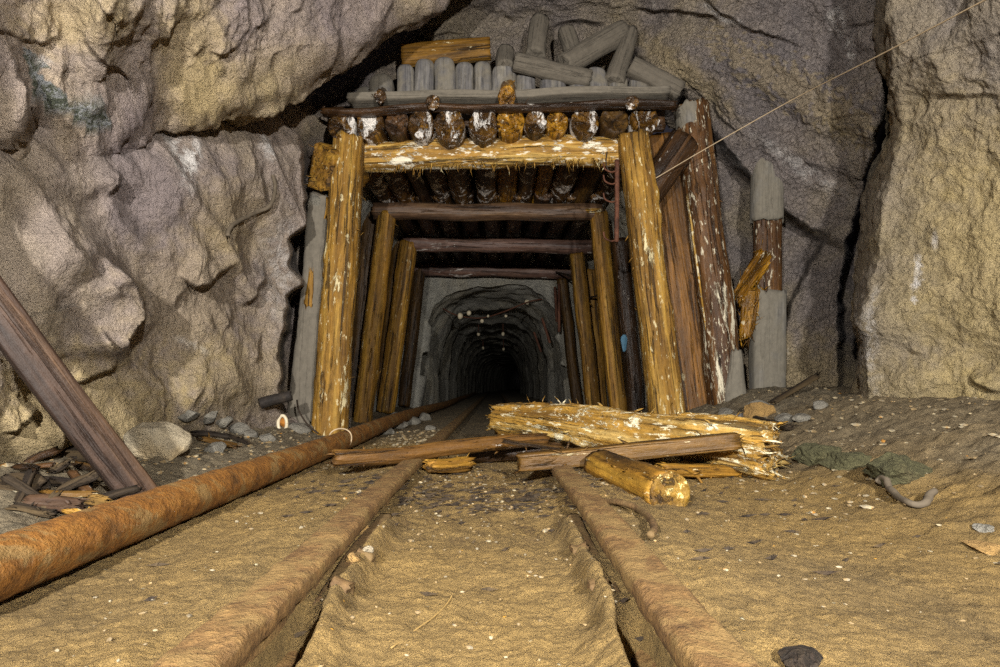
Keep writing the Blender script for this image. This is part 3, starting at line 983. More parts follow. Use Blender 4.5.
def stone(name, loc, size, mat, seed, label=None, cat='stone', group=None, rot=0, sub=4, cuts=7, parent=None):
    V, fs = stone_mesh(size, seed, sub, cuts, .2 if mat is M_GREEN else .07)
    o = mk(name, V, fs, mat, smooth=(sub < 4))
    if parent is None:
        o.matrix_world = Matrix.Translation(loc) @ Matrix.Rotation(rot, 4, 'Z')
    else:
        o.matrix_world = Matrix.Translation(loc) @ Matrix.Rotation(rot, 4, 'Z')
        o.parent = parent
        o.matrix_parent_inverse = parent.matrix_world.inverted()
    tag(o, label, cat if parent is None else None, group)
    return o


# ================= timber set at the mouth
D1 = 4.08
lp = timber('timber_post', P(329, 442, D1), P(350, 139, D1 + .04), .128, .12, W_YEL, 'thick splintery yellow post carrying the front frame, left leg beside the grey post', 'post', 'posts of the timber frames', expo=2.6, a1=.112, b1=.11, rough=.05, ragged=.05, slivers=46, sl_ends=16, knots=6, checks=.1)
rp = timber('timber_post', P(668, 430, D1), P(633, 136, D1 + .03), .125, .11, W_YEL, 'thick yellow post carrying the front frame, right leg beside the wide brown slab', 'post', 'posts of the timber frames', expo=3.2, a1=.11, b1=.1, rough=.045, ragged=.04, slivers=40, sl_ends=14, knots=6, checks=.1)
cap = timber('cap_timber', P(342, 158, D1 + .16), P(628, 150, D1 + .16), .105, .105, W_CAP, 'pale crusted crossbeam of the front frame with frayed underside', 'beam', 'crossbeams of the timber frames', expo=2.4, rough=.06, ragged=.03, slivers=20, knots=5, checks=.09, bend=.03)


def fringe(parent, p0, p1, count, ln, mat, seed, name='bark_fringe'):
    r_ = np.random.default_rng(seed)
    V, fs = [], []
    p0, p1 = Vector(p0), Vector(p1)
    inv = parent.matrix_world.inverted()
    for k in range(count):
        p = p0.lerp(p1, r_.random()) + Vector((0, r_.uniform(-.06, .04), r_.uniform(.0, .02)))
        l_ = r_.uniform(.3, 1) ** 2 * ln
        w = r_.uniform(.003, .009)
        dr = Vector((r_.normal() * .22, r_.normal() * .15, -1)).normalized()
        sd = Vector((1, r_.normal() * .3, 0)).normalized()
        o = len(V)
        q = p + dr * l_ * .5 + sd * l_ * r_.normal() * .1
        tip = p + dr * l_ + sd * l_ * r_.normal() * .15
        yv = Vector((0, -.003, 0))
        for c in (p + sd * w, p - sd * w, q + sd * w * .7 + yv, q - sd * w * .7 + yv, tip, p + yv * 2, q + yv * 3):
            V.append(inv @ c)
        fs += [(o, o + 5, o + 6, o + 2), (o + 5, o + 1, o + 3, o + 6), (o + 1, o, o + 2, o + 3), (o + 2, o + 6, o + 4), (o + 6, o + 3, o + 4), (o + 3, o + 2, o + 4)]
    return mk(name, V, fs, mat, parent)


fr = fringe(cap, P(362, 170, D1 + .1), P(620, 161, D1 + .1), 95, .11, W_YEL, 4)
fr['kind'] = 'stuff'
fr['label'] = 'ragged yellow bark strips hanging under the beam'

# lagging poles of the first bay: their dark ends rest on the front cap
ends = [(341, 124, 13.5, W_END), (370, 123, 14, W_END), (396, 123, 12, W_DRK), (421, 124, 13, W_END), (449, 124, 15, W_END), (484, 123, 14, W_END), (511, 122, 14, W_DRIP), (536, 122, 11, W_END), (558, 121, 11.5, W_DRIP), (585, 120, 14, W_END), (615, 119, 14, W_BRN), (645, 117, 14, W_END)]
ordn = ['first', 'second', 'third', 'fourth', 'fifth', 'sixth', 'seventh', 'eighth', 'ninth', 'tenth', 'eleventh', 'twelfth']
look = {W_END.name: 'dark roof pole with white crust', W_DRK.name: 'black wet roof pole', W_DRIP.name: 'roof pole end coated in bright ochre drips', W_BRN.name: 'brown roof pole'}
for k, (x, y, r, mt) in enumerate(ends):
    p0 = P(x, y, D1 + random.uniform(-.06, .03))
    p1 = Vector((p0.x * .93, 5.62, 2.235 + random.uniform(-.01, .02)))
    o = timber('lagging_pole', p0, p1, r * D1 / F, r * 1.22 * D1 / F, mt, '%s on the front crossbeam, %s from the left' % (look[mt.name], ordn[k]), 'roof pole', 'roof poles of the front bay', ragged=.03, rough=.06, seg=32, knots=2, hollow=(.02, 0), tilt0=.3, ref=(0, 0, 1), slivers=8, sl_len=(.02, .05), sl_ends=8)

timber('gap_filler_board', P(330, 122, D1 + .22), P(664, 117, D1 + .22), .11, .03, W_DRK, 'added dark board filling the gaps between the pole ends on the front crossbeam', 'board', expo=6, rough=.05, ragged=.03)  # added board, fills the gaps between the pole ends with dark
# header pole and dusty ledge board on top of the pole ends
o = timber('header_pole', P(322, 112, D1 - .02), P(676, 104, D1 - .02), .026, .05, W_DRK, 'thin brown header pole running along the top of the dark pole ends', 'pole', rough=.09, ragged=.04, expo=2.2, bend=.03, slivers=30, sl_ends=8, seg=28)
timber('ledge_board', P(352, 106, D1 + .10), P(664, 99, D1 + .10), .03, .15, W_GRY, 'long grey dusty board lying under the row of grey upright stakes', 'board', expo=8, rough=.03, ragged=.03, bend=.015)
timber('short_log', P(381, 98, D1 - .1), P(383, 92, D1 + .3), .042, .042, W_DRW, 'small round brown log end poking out left above the dark header', 'log', ragged=.02, seg=28, hollow=(.012, 0), sl_ends=8, sl_len=(.01, .03))
timber('short_log', P(432, 103, D1 - .1), P(434, 97, D1 + .3), .050, .046, W_DRW, 'ochre knobbly log end on the header below the third grey stake', 'log', ragged=.03, seg=28, rough=.1, sl_ends=10, sl_len=(.01, .04))
timber('short_log', P(507, 98, D1 - .1), P(508, 90, D1 + .2), .062, .075, W_DRIP, 'bright ochre dripping log stub on the middle of the header', 'log', ragged=.03, seg=28, rough=.1, sl_ends=12, sl_len=(.01, .05))
timber('short_log', P(631, 103, D1 - .08), P(634, 98, D1 + .3), .05, .045, W_DRW, 'dark wet log stub near the right end of the header', 'log', ragged=.03, seg=28, rough=.1, sl_ends=8, sl_len=(.01, .04))

# row of grey dust-coated stakes standing behind the header
st = [(366, 90, 20, 106), (383, 78, 25, 106), (405.5, 66, 18, 105), (424, 61, 20, 105), (445, 60, 22, 104), (464, 64, 19, 104), (482, 63, 18, 103), (504, 68, 26, 103), (525.5, 73, 20, 102), (554, 77, 27, 101), (577, 79, 20, 101), (599, 70, 20, 101), (618.5, 79, 19, 100), (637, 81, 22, 99)]
desc = ['lowest slanting grey stake at the left end of the row', 'broad grey stake half hidden, left of the tall ones', 'grey rounded stake below the left end of the ochre board', 'tall narrow grey stake second below the ochre board', 'tallest grey rounded stake below the middle of the ochre board', 'grey stake with a split top under the ochre board', 'slim grey stake under the right end of the ochre board', 'broad grey stake behind the bright ochre stub', 'short yellow-streaked grey stake right of the ochre stub', 'broad low grey stake under the lying grey log', 'small round grey stake under the lying grey log', 'grey stake leaning left under the crossed grey logs', 'small yellow-rimmed grey stake under the crossed logs', 'low rounded grey stake at the right end of the row']
for k, (x, ty, w, by) in enumerate(st):
    d = D1 + .20
    lean = -.03 if k == 11 else random.uniform(-.01, .015)
    p0, p1 = P(x, by + 3, d), P(x, ty + 2, d + .14)
    p1.x += lean
    a = w / 2 * d / F
    _seed[0] += 1
    V, fs = timber_mesh((p1 - p0).length, a, a * .9, expo=2.8, seed=_seed[0], rough=.04, ragged=.006, seg=32, ring=26, knots=1, checks=.03)
    # dome the top like a worn pole end
    L = (p1 - p0).length
    rr = np.hypot(V[:, 0] / a, V[:, 1] / a)
    top = V[:, 2] > L - a * .9
    u = np.clip((V[:, 2] - (L - a * .9)) / (a * .9), 0, 1)
    V[top, 0] *= np.sqrt(1 - .72 * u[top] ** 2.2)
    V[top, 1] *= np.sqrt(1 - .72 * u[top] ** 2.2)
    V[:, 2] += np.where(top, a * .18 * (1 - np.clip(rr, 0, 1)), 0)
    o = mk('lagging_stake', V, fs, W_LAG)
    o.matrix_world = axis_matrix(p0, p1)
    tag(o, desc[k], 'stake', 'grey stakes above the front frame')

W_DUSTY = wood_mat('thick_dust_log', (70, 64, 56), (92, 86, 76), (106, 99, 86), 0.0, dark=0.3, rough=0.95, bump=0.01, dust=0.42, dcol=(100, 93, 82), crack=.1, darkcol=(50, 45, 38))
# board and fallen logs on top
timber('ochre_board', P(402, 56, 4.42), P(490, 49, 4.42), .085, .05, W_YEL2, 'ochre split board lying on top of the grey stakes', 'board', expo=3, rough=.05, ragged=.015, seg=36, slivers=6)
timber('fallen_log', P(514, 61, 4.25), P(590, 79, 4.3), .066, .066, W_DUSTY, 'grey dusty log lying across the low stakes, sloping down to the right', 'log', 'grey logs piled above the frame', rough=.06, ragged=.02)
timber('fallen_log', P(563, 66, 4.35), P(622, 32, 4.5), .09, .09, W_DUSTY, 'thick grey log slanting up to the right above the frame', 'log', 'grey logs piled above the frame', rough=.06, ragged=.02)
timber('fallen_log', P(614, 84, 4.32), P(630, 34, 4.5), .085, .08, W_DUSTY, 'grey log standing steeply against the roof above the low stakes', 'log', 'grey logs piled above the frame', rough=.06, ragged=.02, a1=.06)
timber('fallen_log', P(630, 66, 4.28), P(680, 92, 4.3), .07, .06, W_DUSTY, 'grey split log sloping down to the top of the streaked outer post', 'log', 'grey logs piled above the frame', rough=.05, ragged=.02, expo=3)
timber('fallen_log', P(535, 58, 4.45), P(540, 22, 4.6), .08, .08, W_DUSTY, 'short grey log standing upright with a yellowed foot above the frame', 'log', 'grey logs piled above the frame', rough=.06, ragged=.02)
timber('fallen_log', P(506, 70, 4.34), P(506, 52, 4.5), .075, .07, W_DUSTY, 'round grey log end between the stakes and the lying log', 'log', 'grey logs piled above the frame', rough=.06, ragged=.01)
timber('fallen_log', P(576, 60, 4.5), P(566, 32, 4.6), .075, .07, W_DUSTY, 'stubby grey log behind the thick slanting one', 'log', 'grey logs piled above the frame', rough=.06, ragged=.02)

# splintered stub left of the front post
o = timber('broken_stub', P(360, 168, D1 + .26), P(320, 167, D1 - .02), .10, .13, W_YEL2, 'splintered yellow timber end jutting out left of the front post', 'timber', expo=5, a1=.12, b1=.15, ragged=.06, rough=.06, slivers=30, sl_ends=12, sl_len=(.04, .12), ref=(.3, -.3, 1), tilt1=.25)
# grey post left
gp = timber('grey_post', P(302, 436, 4.3), P(323, 196, 4.32), .115, .1, W_GRY, 'grey dust-coated post left of the front frame with orange bare patches', 'post', expo=3, rough=.03, a1=.085, ragged=.03, checks=.02)
for (x, y, w, h) in ((310, 288, 5, 18), (327, 263, 4, 15), (326, 208, 4, 12)):
    q = P(x, y, 4.213 if y > 220 else 4.235)
    timber('bare_patch', q + Vector((0, 0, -h / 560 * 4.2)), q + Vector((.01, .0, h / 560 * 4.2)), w / 560 * 4.2, .012, W_YEL2, parent=gp, ragged=.14, rough=.35, seg=24, ring=20, a1=w / 1400 * 4.2)['label'] = 'orange bare wood patch'
stone('rock_chunk', P(317, 206, 4.26), (.07, .07, .10), M_STONEG, 31, 'grey angular rock chunk wedged on top of the grey left post')
stone('rock_chunk', P(312, 186, 4.35), (.05, .06, .10), R_BACK, 37, 'flat grey rock sliver above the wedged rock chunk')
o = tube('lime_stick', [P(296, 176, 4.1), P(301, 200, 4.1)], .02, M_WHITE, seg=10)
tag(o, 'short white crusted stick against the rock left of the stub', 'stick')
for w in [P(288, 160, 4.1)]:
    o = stone('orange_lump', w, (.03, .03, .06), M_ORANGE, 5, 'small orange lump on the rock left of the broken stub', 'lump')

W_SLAB = wood_mat('warm_slab_wood', (58, 36, 10), (104, 68, 20), (138, 94, 34), 0.03, (214, 200, 160), 0.48, 0.5, 0.010, fleck=0.04)
# right: wide slab, outer streaked log, brace, lath
timber('slab_post', P(703, 432, 4.42), P(661, 136, 4.46), .15, .05, W_SLAB, 'wide flat brown slab post right of the front frame', 'post', expo=6, rough=.03, a1=.12, ragged=.03, knots=2, slivers=10)
op = timber('streaked_post', P(730, 424, 4.28), P(691, 108, 4.36), .135, .12, W_STR, 'dark outer post streaked with white fungus, right of the brown slab', 'post', expo=2.3, rough=.04, a1=.125, ragged=.03, slivers=14)
timber('lime_crust', P(736, 422, 4.20), P(733, 352, 4.235), .115, .09, W_GREYCRUST, checks=0, parent=op, expo=2.4, a1=.045, ragged=.06, rough=.08, knots=0)['label'] = 'grey crust over the foot of the post'
timber('lime_crust', P(690, 128, 4.335), P(686, 108, 4.34), .10, .11, W_GREYCRUST, checks=0, parent=op, ragged=.05, rough=.08, knots=0)['label'] = 'grey crust on the post head'
timber('brace_log', P(644, 200, 4.22), P(684, 140, 4.2), .115, .11, W_DRK, 'short dark brace log wedged between front post and streaked outer post', 'log', rough=.03, ragged=.01, a1=.12)
timber('thin_lath', P(712, 360, 4.25), P(688, 195, 4.3), .018, .012, W_PALE, 'thin pale lath standing between the brown slab and streaked post', 'lath', expo=4, ragged=.03, seg=16, bend=.002, knots=1)
# broken grey post far right
bp = timber('broken_post', P(767, 412, 4.5), P(767, 170, 4.5), .108, .07, W_STR, 'upright grey-crusted post torn open in its middle, standing apart from the frame', 'post', expo=2.8, rough=.03, ragged=.03)
timber('lime_crust', P(767, 222, 4.49), P(767, 158, 4.49), .121, .09, W_GREYCRUST, checks=0, parent=bp, expo=2.8, ragged=.01, ragged0=.05, rough=.04, knots=0)['label'] = 'grey crust on the upper end'
c2 = timber('lime_crust', P(766, 414, 4.48), P(768, 292, 4.48), .13, .09, W_GREYCRUST, checks=0, parent=bp, expo=3.4, ragged=.09, ragged0=.03, rough=.04, knots=0)
c2['label'] = 'grey crust on the lower half'
timber('splinter', P(736, 298, 4.42), P(768, 254, 4.46), .045, .03, W_DRIP, parent=bp, expo=2.3, ragged=.12, rough=.22, slivers=40, sl_ends=30, sl_len=(.04, .13), a1=.085, checks=.2)['label'] = 'torn ochre splinter bent to the left'
timber('splinter', P(745, 338, 4.42), P(753, 288, 4.44), .045, .035, W_DRIP, parent=bp, expo=2.2, ragged=.12, rough=.22, slivers=50, sl_ends=40, sl_len=(.04, .14), a1=.085, checks=.2)['label'] = 'shaggy ochre splinter hanging down'

# ================= inner sets
D2, D3, D4 = 5.4, 6.66, 8.4


def post(x0, y0, x1, y1, d, wpx, mat, label, **kw):
    r = wpx / 2 * d / F
    kw.setdefault('expo', 2.4)
    return timber('timber_post', P(x0, y0, d), P(x1, y1, d), r, r, mat, label, 'post', 'posts of the timber frames', ragged=.03, rough=.05, slivers=20, sl_ends=6, knots=4, **kw)


post(363, 424, 386, 213, D2, 19, W_YEL2, 'left post of the second frame, front one of a close pair')
post(352, 424, 372, 205, D2 + .3, 18, W_BRN, 'darker post close behind the left post of the second frame')
post(385, 412, 409, 243, D3, 18, W_YEL2, 'left post of the third frame, ochre and splintery')
post(379, 412, 400, 238, D3 + .25, 13, W_BRN, 'narrow dark post behind the left post of the third frame')
post(404, 406, 420, 268, D4, 12, W_BRN, 'left post of the innermost frame, thin and brown')
post(620, 424, 598, 214, D2, 18, W_YEL2, 'right post of the second frame, ochre with a dark foot')
dp = post(638, 424, 619, 240, D2 - .1, 17, W_DRK, 'dark wet post with a blue paint mark behind the front right post')
q = P(624, 343, D2 - .19)
b_ = stone('paint_mark', q, (.035, .012, .08), M_BLUE, 12, None, parent=dp)
b_['label'] = 'pale blue paint mark'
post(594, 416, 577, 254, D3, 15, W_YEL2, 'right post of the third frame, front one of a close pair')
post(602, 414, 590, 270, D3 + .3, 12, W_YEL2, 'narrow ochre post behind the right post of the third frame')
post(578, 408, 562, 279, D4, 11, W_BRN, 'right post of the innermost frame, thin and brown')


def capt(x0, y0, x1, y1, d, h, mat, label, **kw):
    r = h / 2 * d / F
    return timber('cap_timber', P(x0, y0, d), P(x1, y1, d), r, r, mat, label, 'beam', 'crossbeams of the timber frames', ragged=.03, rough=.05, knots=4, bend=.02, **kw)


W_MAU = wood_mat('mauve_brown_log', (52, 38, 28), (84, 62, 44), (108, 84, 58), 0.03, (216, 200, 176), 0.4, 0.5, 0.008)
W_MAUC = wood_mat('mauve_crusted_log', (56, 40, 34), (90, 66, 56), (114, 88, 74), 0.13, (206, 196, 186), 0.42, 0.5, 0.008)
c2b = capt(374, 211, 602, 213, D2, 17, W_MAU, 'brown round crossbeam of the second frame with a pale strip on top')
timber('pale_strip', P(538, 209, D2 - .07), P(601, 211, D2 - .07), .022, .02, W_PALE, parent=c2b, ragged=.03, rough=.15, seg=16)['label'] = 'pale rotten strip along the top'
capt(404, 243, 592, 247, D3, 15, W_MAUC, 'dark crossbeam of the third frame crusted with white')
capt(414, 269, 572, 273, D4, 13, W_MAUC, 'dark crossbeam of the innermost frame at the tunnel mouth')

for bay, (ya, yb, za, zb, wid, nme) in enumerate(((5.3, 6.85, 2.215, 2.235, 1.0, 'second and third'), (6.6, 8.6, 2.235, 2.30, .98, 'third and innermost'))):
    for k in range(9):
        x = -wid + 2 * wid * k / 8 - .03
        if bay == 1:
            za_ = 2.25
        timber('lagging_pole', (x, ya, za + .02), (x * .99, yb, zb + .02), .10, .10, W_DRW if (k * 7 + bay) % 3 else W_DRK, 'dark roof pole between the %s frames, %s from the left' % (nme, ordn[k]), 'roof pole', 'roof poles of the inner bays', seg=24, rough=.05, knots=1)

# iron bar with hooks on the right front post
hb = tube('hook_bar', [P(617, 160, 3.98), P(617, 200, 3.98), P(616.5, 242, 3.98)], .017, M_IRON, seg=8)
tag(hb, 'rusty vertical iron bar with hooks beside the right front post', 'hook bar')
for y in (171, 183, 201, 240):
    tube('hook', [P(616, y, 3.97), P(611, y + 1, 3.95), P(605, y - 2, 3.93), P(603.5, y - 8, 3.93)], .006, M_IRON, parent=hb)
o = tube('hanging_wire', [P(607, 152, 4.0), P(606, 163, 3.98), P(609, 172, 3.97), P(613, 178, 3.98)], .005, M_DARKWIRE)
tag(o, 'thin curled wire hanging from the front crossbeam beside the hook bar', 'wire')
o = tube('pale_wire', [P(651, 181, 4.05), P(700, 152, 3.9), P(790, 101, 3.5), P(880, 55, 2.72), P(985, 0, 2.1), P(1060, -40, 1.8)], .0035, M_WIRE, seg=6)
tag(o, 'thin pale wire strung from right front post up across the diagonal rock', 'wire')
# wires on set 3/4 right
o = tube('loose_cable', [P(556, 272, D4 - .2), P(573, 278, 7.4), P(585, 296, 6.9), P(600, 294, 6.5), P(606, 283, 6.45)], .012, M_DARKWIRE)
tag(o, 'dark loose cable drooping between right posts of the third and innermost frames', 'cable')
for x0, y0, x1, y1, d, lb in ((555, 287, 557, 322, 8.5, 'upright rusty rod beside the right post of the innermost frame'), (559, 284, 559, 332, 8.3, 'longer rusty rod hanging beside the innermost right post'), (542, 318, 550, 343, 9.2, 'slanting rusty rod on the right tunnel wall'), (534, 332, 541, 352, 10.5, 'shorter slanting rod farther down the right tunnel wall')):
    o = tube('rusty_rod', [P(x0, y0, d), P((x0 + x1) / 2, (y0 + y1) / 2, d), P(x1, y1, d)], .022, M_IRON)
    tag(o, lb, 'rod')
# insulated line across the tunnel
ln = tube('insulator_line', [P(436, 304, 9.2), P(456, 315, 9.4), P(481, 318, 9.6), P(503, 312, 9.4), P(528, 302, 9.2), P(543, 299, 9.0)], .011, M_IRON)
tag(ln, 'sagging line with pale insulators strung across the tunnel', 'wire')
for x, y, r in ((460, 316, .05), (469, 313, .04), (482, 321, .03), (488, 316, .022), (527, 302, .04), (506, 316, .026)):
    stone('insulator', P(x, y, 9.35), (r, r, r * 1.1), M_PORC, int(x), None, parent=ln, sub=3, cuts=2)['label'] = 'pale porcelain insulator'
for row, (d, pts) in enumerate(((13, [(478.5, 334), (503, 334)]), (17, [(483, 348), (503.5, 349)]))):
    for k, (x, y) in enumerate(pts):
        o = stone('insulator', P(x, y, d), (.038, .038, .05), M_PORC, row * 10 + k, 'pale insulator under the tunnel roof, %s of the %s pair' % ('left' if k == 0 else 'right', ('nearer', 'farther')[row]), 'insulator', 'insulators along the tunnel roof', sub=3, cuts=2)
        bpy.context.view_layer.update()
        o2 = tube('hanger', [P(x, y, d) + Vector((0, 0, .05)), P(x, y, d) + Vector((0, 0, .14)), P(x, y, d) + Vector((0, 0, .30))], .012, M_IRON, parent=o)

# ================= track and pipe
def ygeo(a, b, n):
    return np.geomspace(a, b, n)


def rail(name, xc, label):
    ysr = ygeo(.28, 36, 430)
    prof = [(-.040, .052), (-.030, .060), (.030, .060), (.040, .052), (.040, .030), (.014, .016), (.011, -.045), (.045, -.060), (.045, -.075), (-.045, -.075), (-.045, -.060), (-.011, -.045), (-.014, .016), (-.040, .030)]
    pr = []
    for i in range(len(prof)):
        a, b = np.array(prof[i]), np.array(prof[(i + 1) % len(prof)])
        k = max(2, int(np.linalg.norm(b - a) / .008))
        for j in range(k):
            pr.append(a + (b - a) * j / k)
    pr = np.array(pr)
    m_ = len(pr)
    V = np.zeros((len(ysr), m_, 3))
    V[:, :, 0] = pr[None, :, 0]
    V[:, :, 1] = ysr[:, None]
    V[:, :, 2] = pr[None, :, 1]
    V = V.reshape(-1, 3)
    S = V.copy()
    S[:, 0] += xc * 10
    nn = np.stack([fbm(S * 22, 3), 0 * S[:, 0], fbm(S * 19 + 7, 3)], 1)
    V += nn * .0035
    V[:, 0] += .006 * pn(np.c_[V[:, 1] * 1.2, V[:, 0] * 0 + xc, V[:, 0] * 0])
    V[:, 2] += .004 * pn(np.c_[V[:, 1] * 1.5, V[:, 0] * 0 + xc + 5, V[:, 0] * 0])
    fs = gridfaces(len(ysr), m_, True)
    fs.append(tuple(range(m_)))
    o = mk(name, V, fs, M_RAIL)
    o.location = (xc, 0, 0)
    bpy.context.view_layer.update()
    return tag(o, label, 'rail', 'rails of the mine track')


rl = rail('track_rail', XL, 'mud-caked left rail of the mine track, running beside the rusty pipe')
rr = rail('track_rail', XR, 'mud-caked right rail of the mine track, passing beside the short sawn log')
for r_, xc, sg in ((rl, XL, 1), (rr, XR, -1)):
    bpy.context.view_layer.update()
    timber('joint_bar', (xc + sg * .052, .97, -.012), (xc + sg * .050, 1.55, .006), .012, .018, M_BOLT, parent=r_, ref=(1, 0, 0), expo=4, rough=.12, ragged=.01, seg=20, ring=40, knots=6)
    for y in ((1.22, 1.02) if sg > 0 else (1.27, 1.04)):
        bz = timber('bolt', (xc + sg * .055, y, .004), (xc + sg * .09, y - .005, -.004), .015, .015, M_BOLT, parent=r_, ref=(0, 0, 1), expo=3, rough=.18, ragged=.01, seg=16, ring=10, knots=2)

# pipe
ysp = ygeo(.2, 24, 330)
th = np.linspace(0, 2 * math.pi, 48, endpoint=False)
V = []
PX, PR = -.842, .053
for y in ysp:
    z0 = .062 + .0 * y + .02 * sstep(2, 5, y) - .02 * sstep(6, 10, y)
    x0 = PX + .015 * math.sin(y * .8) * sstep(1.5, 4, y)
    V.append(np.c_[x0 + PR * np.cos(th), np.full(48, y), z0 + PR * np.sin(th)])
V = np.concatenate(V)
ax = np.repeat(np.array([[PX, 0, .06]]), len(V), 0)
ax[:, 1] = V[:, 1]
rad = V - ax
rad[:, 1] = 0
V = V + rad / PR * (.0022 * fbm(V * 30, 3) + .002 * np.maximum(0, pn(V * 55)))[:, None]
fs = gridfaces(len(ysp), 48, True)
fs.append(tuple(range(48)))
pipe = mk('steel_pipe', V - np.array([PX, 0, 0]), fs, M_PIPE)
pipe.location = (PX, 0, 0)
tag(pipe, 'long rusty steel pipe lying beside the track and running into the tunnel', 'pipe')
bpy.context.view_layer.update()
tube('tie_wire', [Vector((PX + .06 * math.cos(a), 3.05 + .02 * math.sin(a * 2), .078 + .06 * math.sin(a))) for a in np.linspace(-.5, 3.6, 12)], .004, M_WIRE, parent=pipe)

# ================= logs and planks across the track
big = timber('fallen_log', Vector((.02, 3.30, .20)), Vector((1.10, 2.22, .112)), .093, .093, W_PALE, 'long pale shaggy rotten log lying across the right of the track', 'log', a1=.122, b1=.118, rough=.14, ragged=.12, slivers=150, sl_ends=90, sl_len=(.02, .09), knots=8, checks=.12, bend=.05, seg=56)
sh = timber('short_log', Vector((.395, 2.12, .066)), Vector((.495, 1.60, .058)), .064, .064, W_YEL2, 'short thick ochre log with a sawn end beside the right rail', 'log', rough=.05, ragged=.012, slivers=50, sl_len=(.015, .05), knots=3, seg=48)
bpy.context.view_layer.update()
timber('sawn_end', Vector((.493, 1.612, .058)), Vector((.496, 1.594, .058)), .061, .061, W_SAWN, parent=sh, rough=.03, ragged=.006, ring=6, knots=0, checks=0)['label'] = 'bright yellow sawn end'
timber('brown_plank', P(519, 460, 2.22), P(738, 441, 2.16), .036, .03, W_BRN, 'squared brown plank lying over the right rail and shaggy log', 'plank', expo=6, rough=.05, ragged=.03, a1=.032, slivers=20, sl_ends=8, knots=3)
W_LOGM = wood_mat('flecked_brown_log', (50, 33, 12), (92, 62, 22), (118, 84, 36), 0.06, (226, 218, 204), 0.45, 0.55, 0.012, fleck=.05)
timber('brown_log', Vector(P(333, 457, 2.22)), Vector(P(545, 441, 2.75)), .034, .034, W_LOGM, 'thin brown log with white flecks lying across the left rail', 'log', rough=.09, ragged=.03, slivers=24, sl_ends=8, knots=5, bend=.03)
timber('wood_sliver', P(505, 441, 2.45), P(560, 449, 2.35), .024, .010, W_BRN, 'flat brown sliver between the thin log and the squared plank', 'plank', expo=3, rough=.1, ragged=.05, ref=(0, 0, 1))
timber('rotten_chunk', P(428, 465, 2.35), P(470, 462, 2.5), .026, .035, W_YEL2, 'ochre rotten chunk under the thin brown log', 'wood', expo=2.4, rough=.25, ragged=.05, slivers=30, sl_len=(.02, .05))
timber('dark_log', P(470, 452, 2.75), P(560, 452, 2.85), .05, .05, W_DRK, 'dark log in shadow behind the thin brown log', 'log', rough=.1, ragged=.04)
timber('rotten_chunk', P(660, 470, 2.15), P(770, 470, 2.4), .022, .05, W_YEL2, 'flattened ochre bark bed under the right end of the shaggy log', 'wood', expo=2.2, rough=.3, ragged=.06, slivers=60, sl_len=(.02, .07))
o = tube('bent_rod', [hit(585, 503, .012), hit(615, 507, .014), hit(640, 517, .016), hit(655, 531, .014), hit(651, 541, .01)], .0085, M_BOLT, jit=.003)
tag(o, 'thin bent rod lying beside the right rail in front of the short log', 'rod')
# leaning plank
timber('leaning_plank', Vector((-1.135, 1.83, -.03)), Vector((-1.135, 1.83, -.03)).lerp(P(-55, 245, 1.50), 1.34), .052, .03, W_PUR, 'long purplish brown plank leaning on the left rock wall behind the pipe', 'plank', ref=(.55, -.75, .35), expo=7, rough=.02, ragged=.02, knots=4, bend=.01, checks=.05)

# ================= stones, debris
stone('boulder', P(156, 439, 2.42), (.135, .12, .135), M_STONE, 62, 'pale blocky boulder beside the leaning plank at the left wall foot', 'boulder', rot=.4, sub=5, cuts=18)
o = timber('charred_stub', hit(256, 402, .03), P(291, 394, hit(256, 402).y + .06), .034, .034, M_BLACK, 'short black charred stub sticking out below the left rock edge', 'timber', ragged=.01)
rs = tube('rusted_ring', [hit(281, 424, .03) + Vector((.03 * math.cos(a), -.01, .02 + .055 * math.sin(a))) for a in np.linspace(0, 6.28, 14)], .012, M_PORC)
tag(rs, 'small pale ring-shaped object at the foot of the grey left post', 'ring')
bpy.context.view_layer.update()
stone('rust_core', hit(281, 424, .03) + Vector((0, 0.01, .03)), (.03, .02, .05), M_ORANGE, 9, None, parent=rs)
# wood debris pile at the far left
deb = [
    (88, 460, 46, 14, 12, 'big flat slab of rotten dark wood on the debris heap by the wall'),
    (22, 492, 30, 20, -10, 'dark rotten chunk at the bottom edge of the wall, left side of the heap'),
    (62, 488, 44, 7, 4, 'long thin dark splinter lying across the debris heap'),
    (100, 478, 40, 5, -6, 'reddish thin splinter on the middle of the debris heap'),
    (110, 470, 24, 9, 30, 'curled dark bark piece leaning against the debris heap top'),
    (118, 487, 18, 10, 40, 'knobbly dark knot of wood beside the leaning plank foot'),
    (56, 510, 40, 11, 2, 'purplish board end lying in front of the debris heap'),
    (100, 507, 20, 9, -15, 'ochre rotten block between debris heap and pipe'),
    (60, 474, 20, 5, 60, 'small dark stick standing up in the debris heap'),
    (30, 515, 30, 6, 8, 'dark narrow slat lying closest to the pipe left of the board end'),
    (70, 497, 36, 5, -3, 'brown narrow slat in the middle of the debris heap'),
    (86, 519, 22, 4, -20, 'bright orange splinter tucked under the pipe side of the heap'),
]
W_DEB = wood_mat('dull_ochre_wood', (66, 48, 20), (104, 78, 34), (128, 98, 46), 0.0, dark=.5, rough=.8, bump=.014)
mats = [W_ROT, W_ROT, W_ROT, W_BRN, W_ROT, W_ROT, W_PUR, W_DEB, W_ROT, W_ROT, W_BRN, W_YEL2]
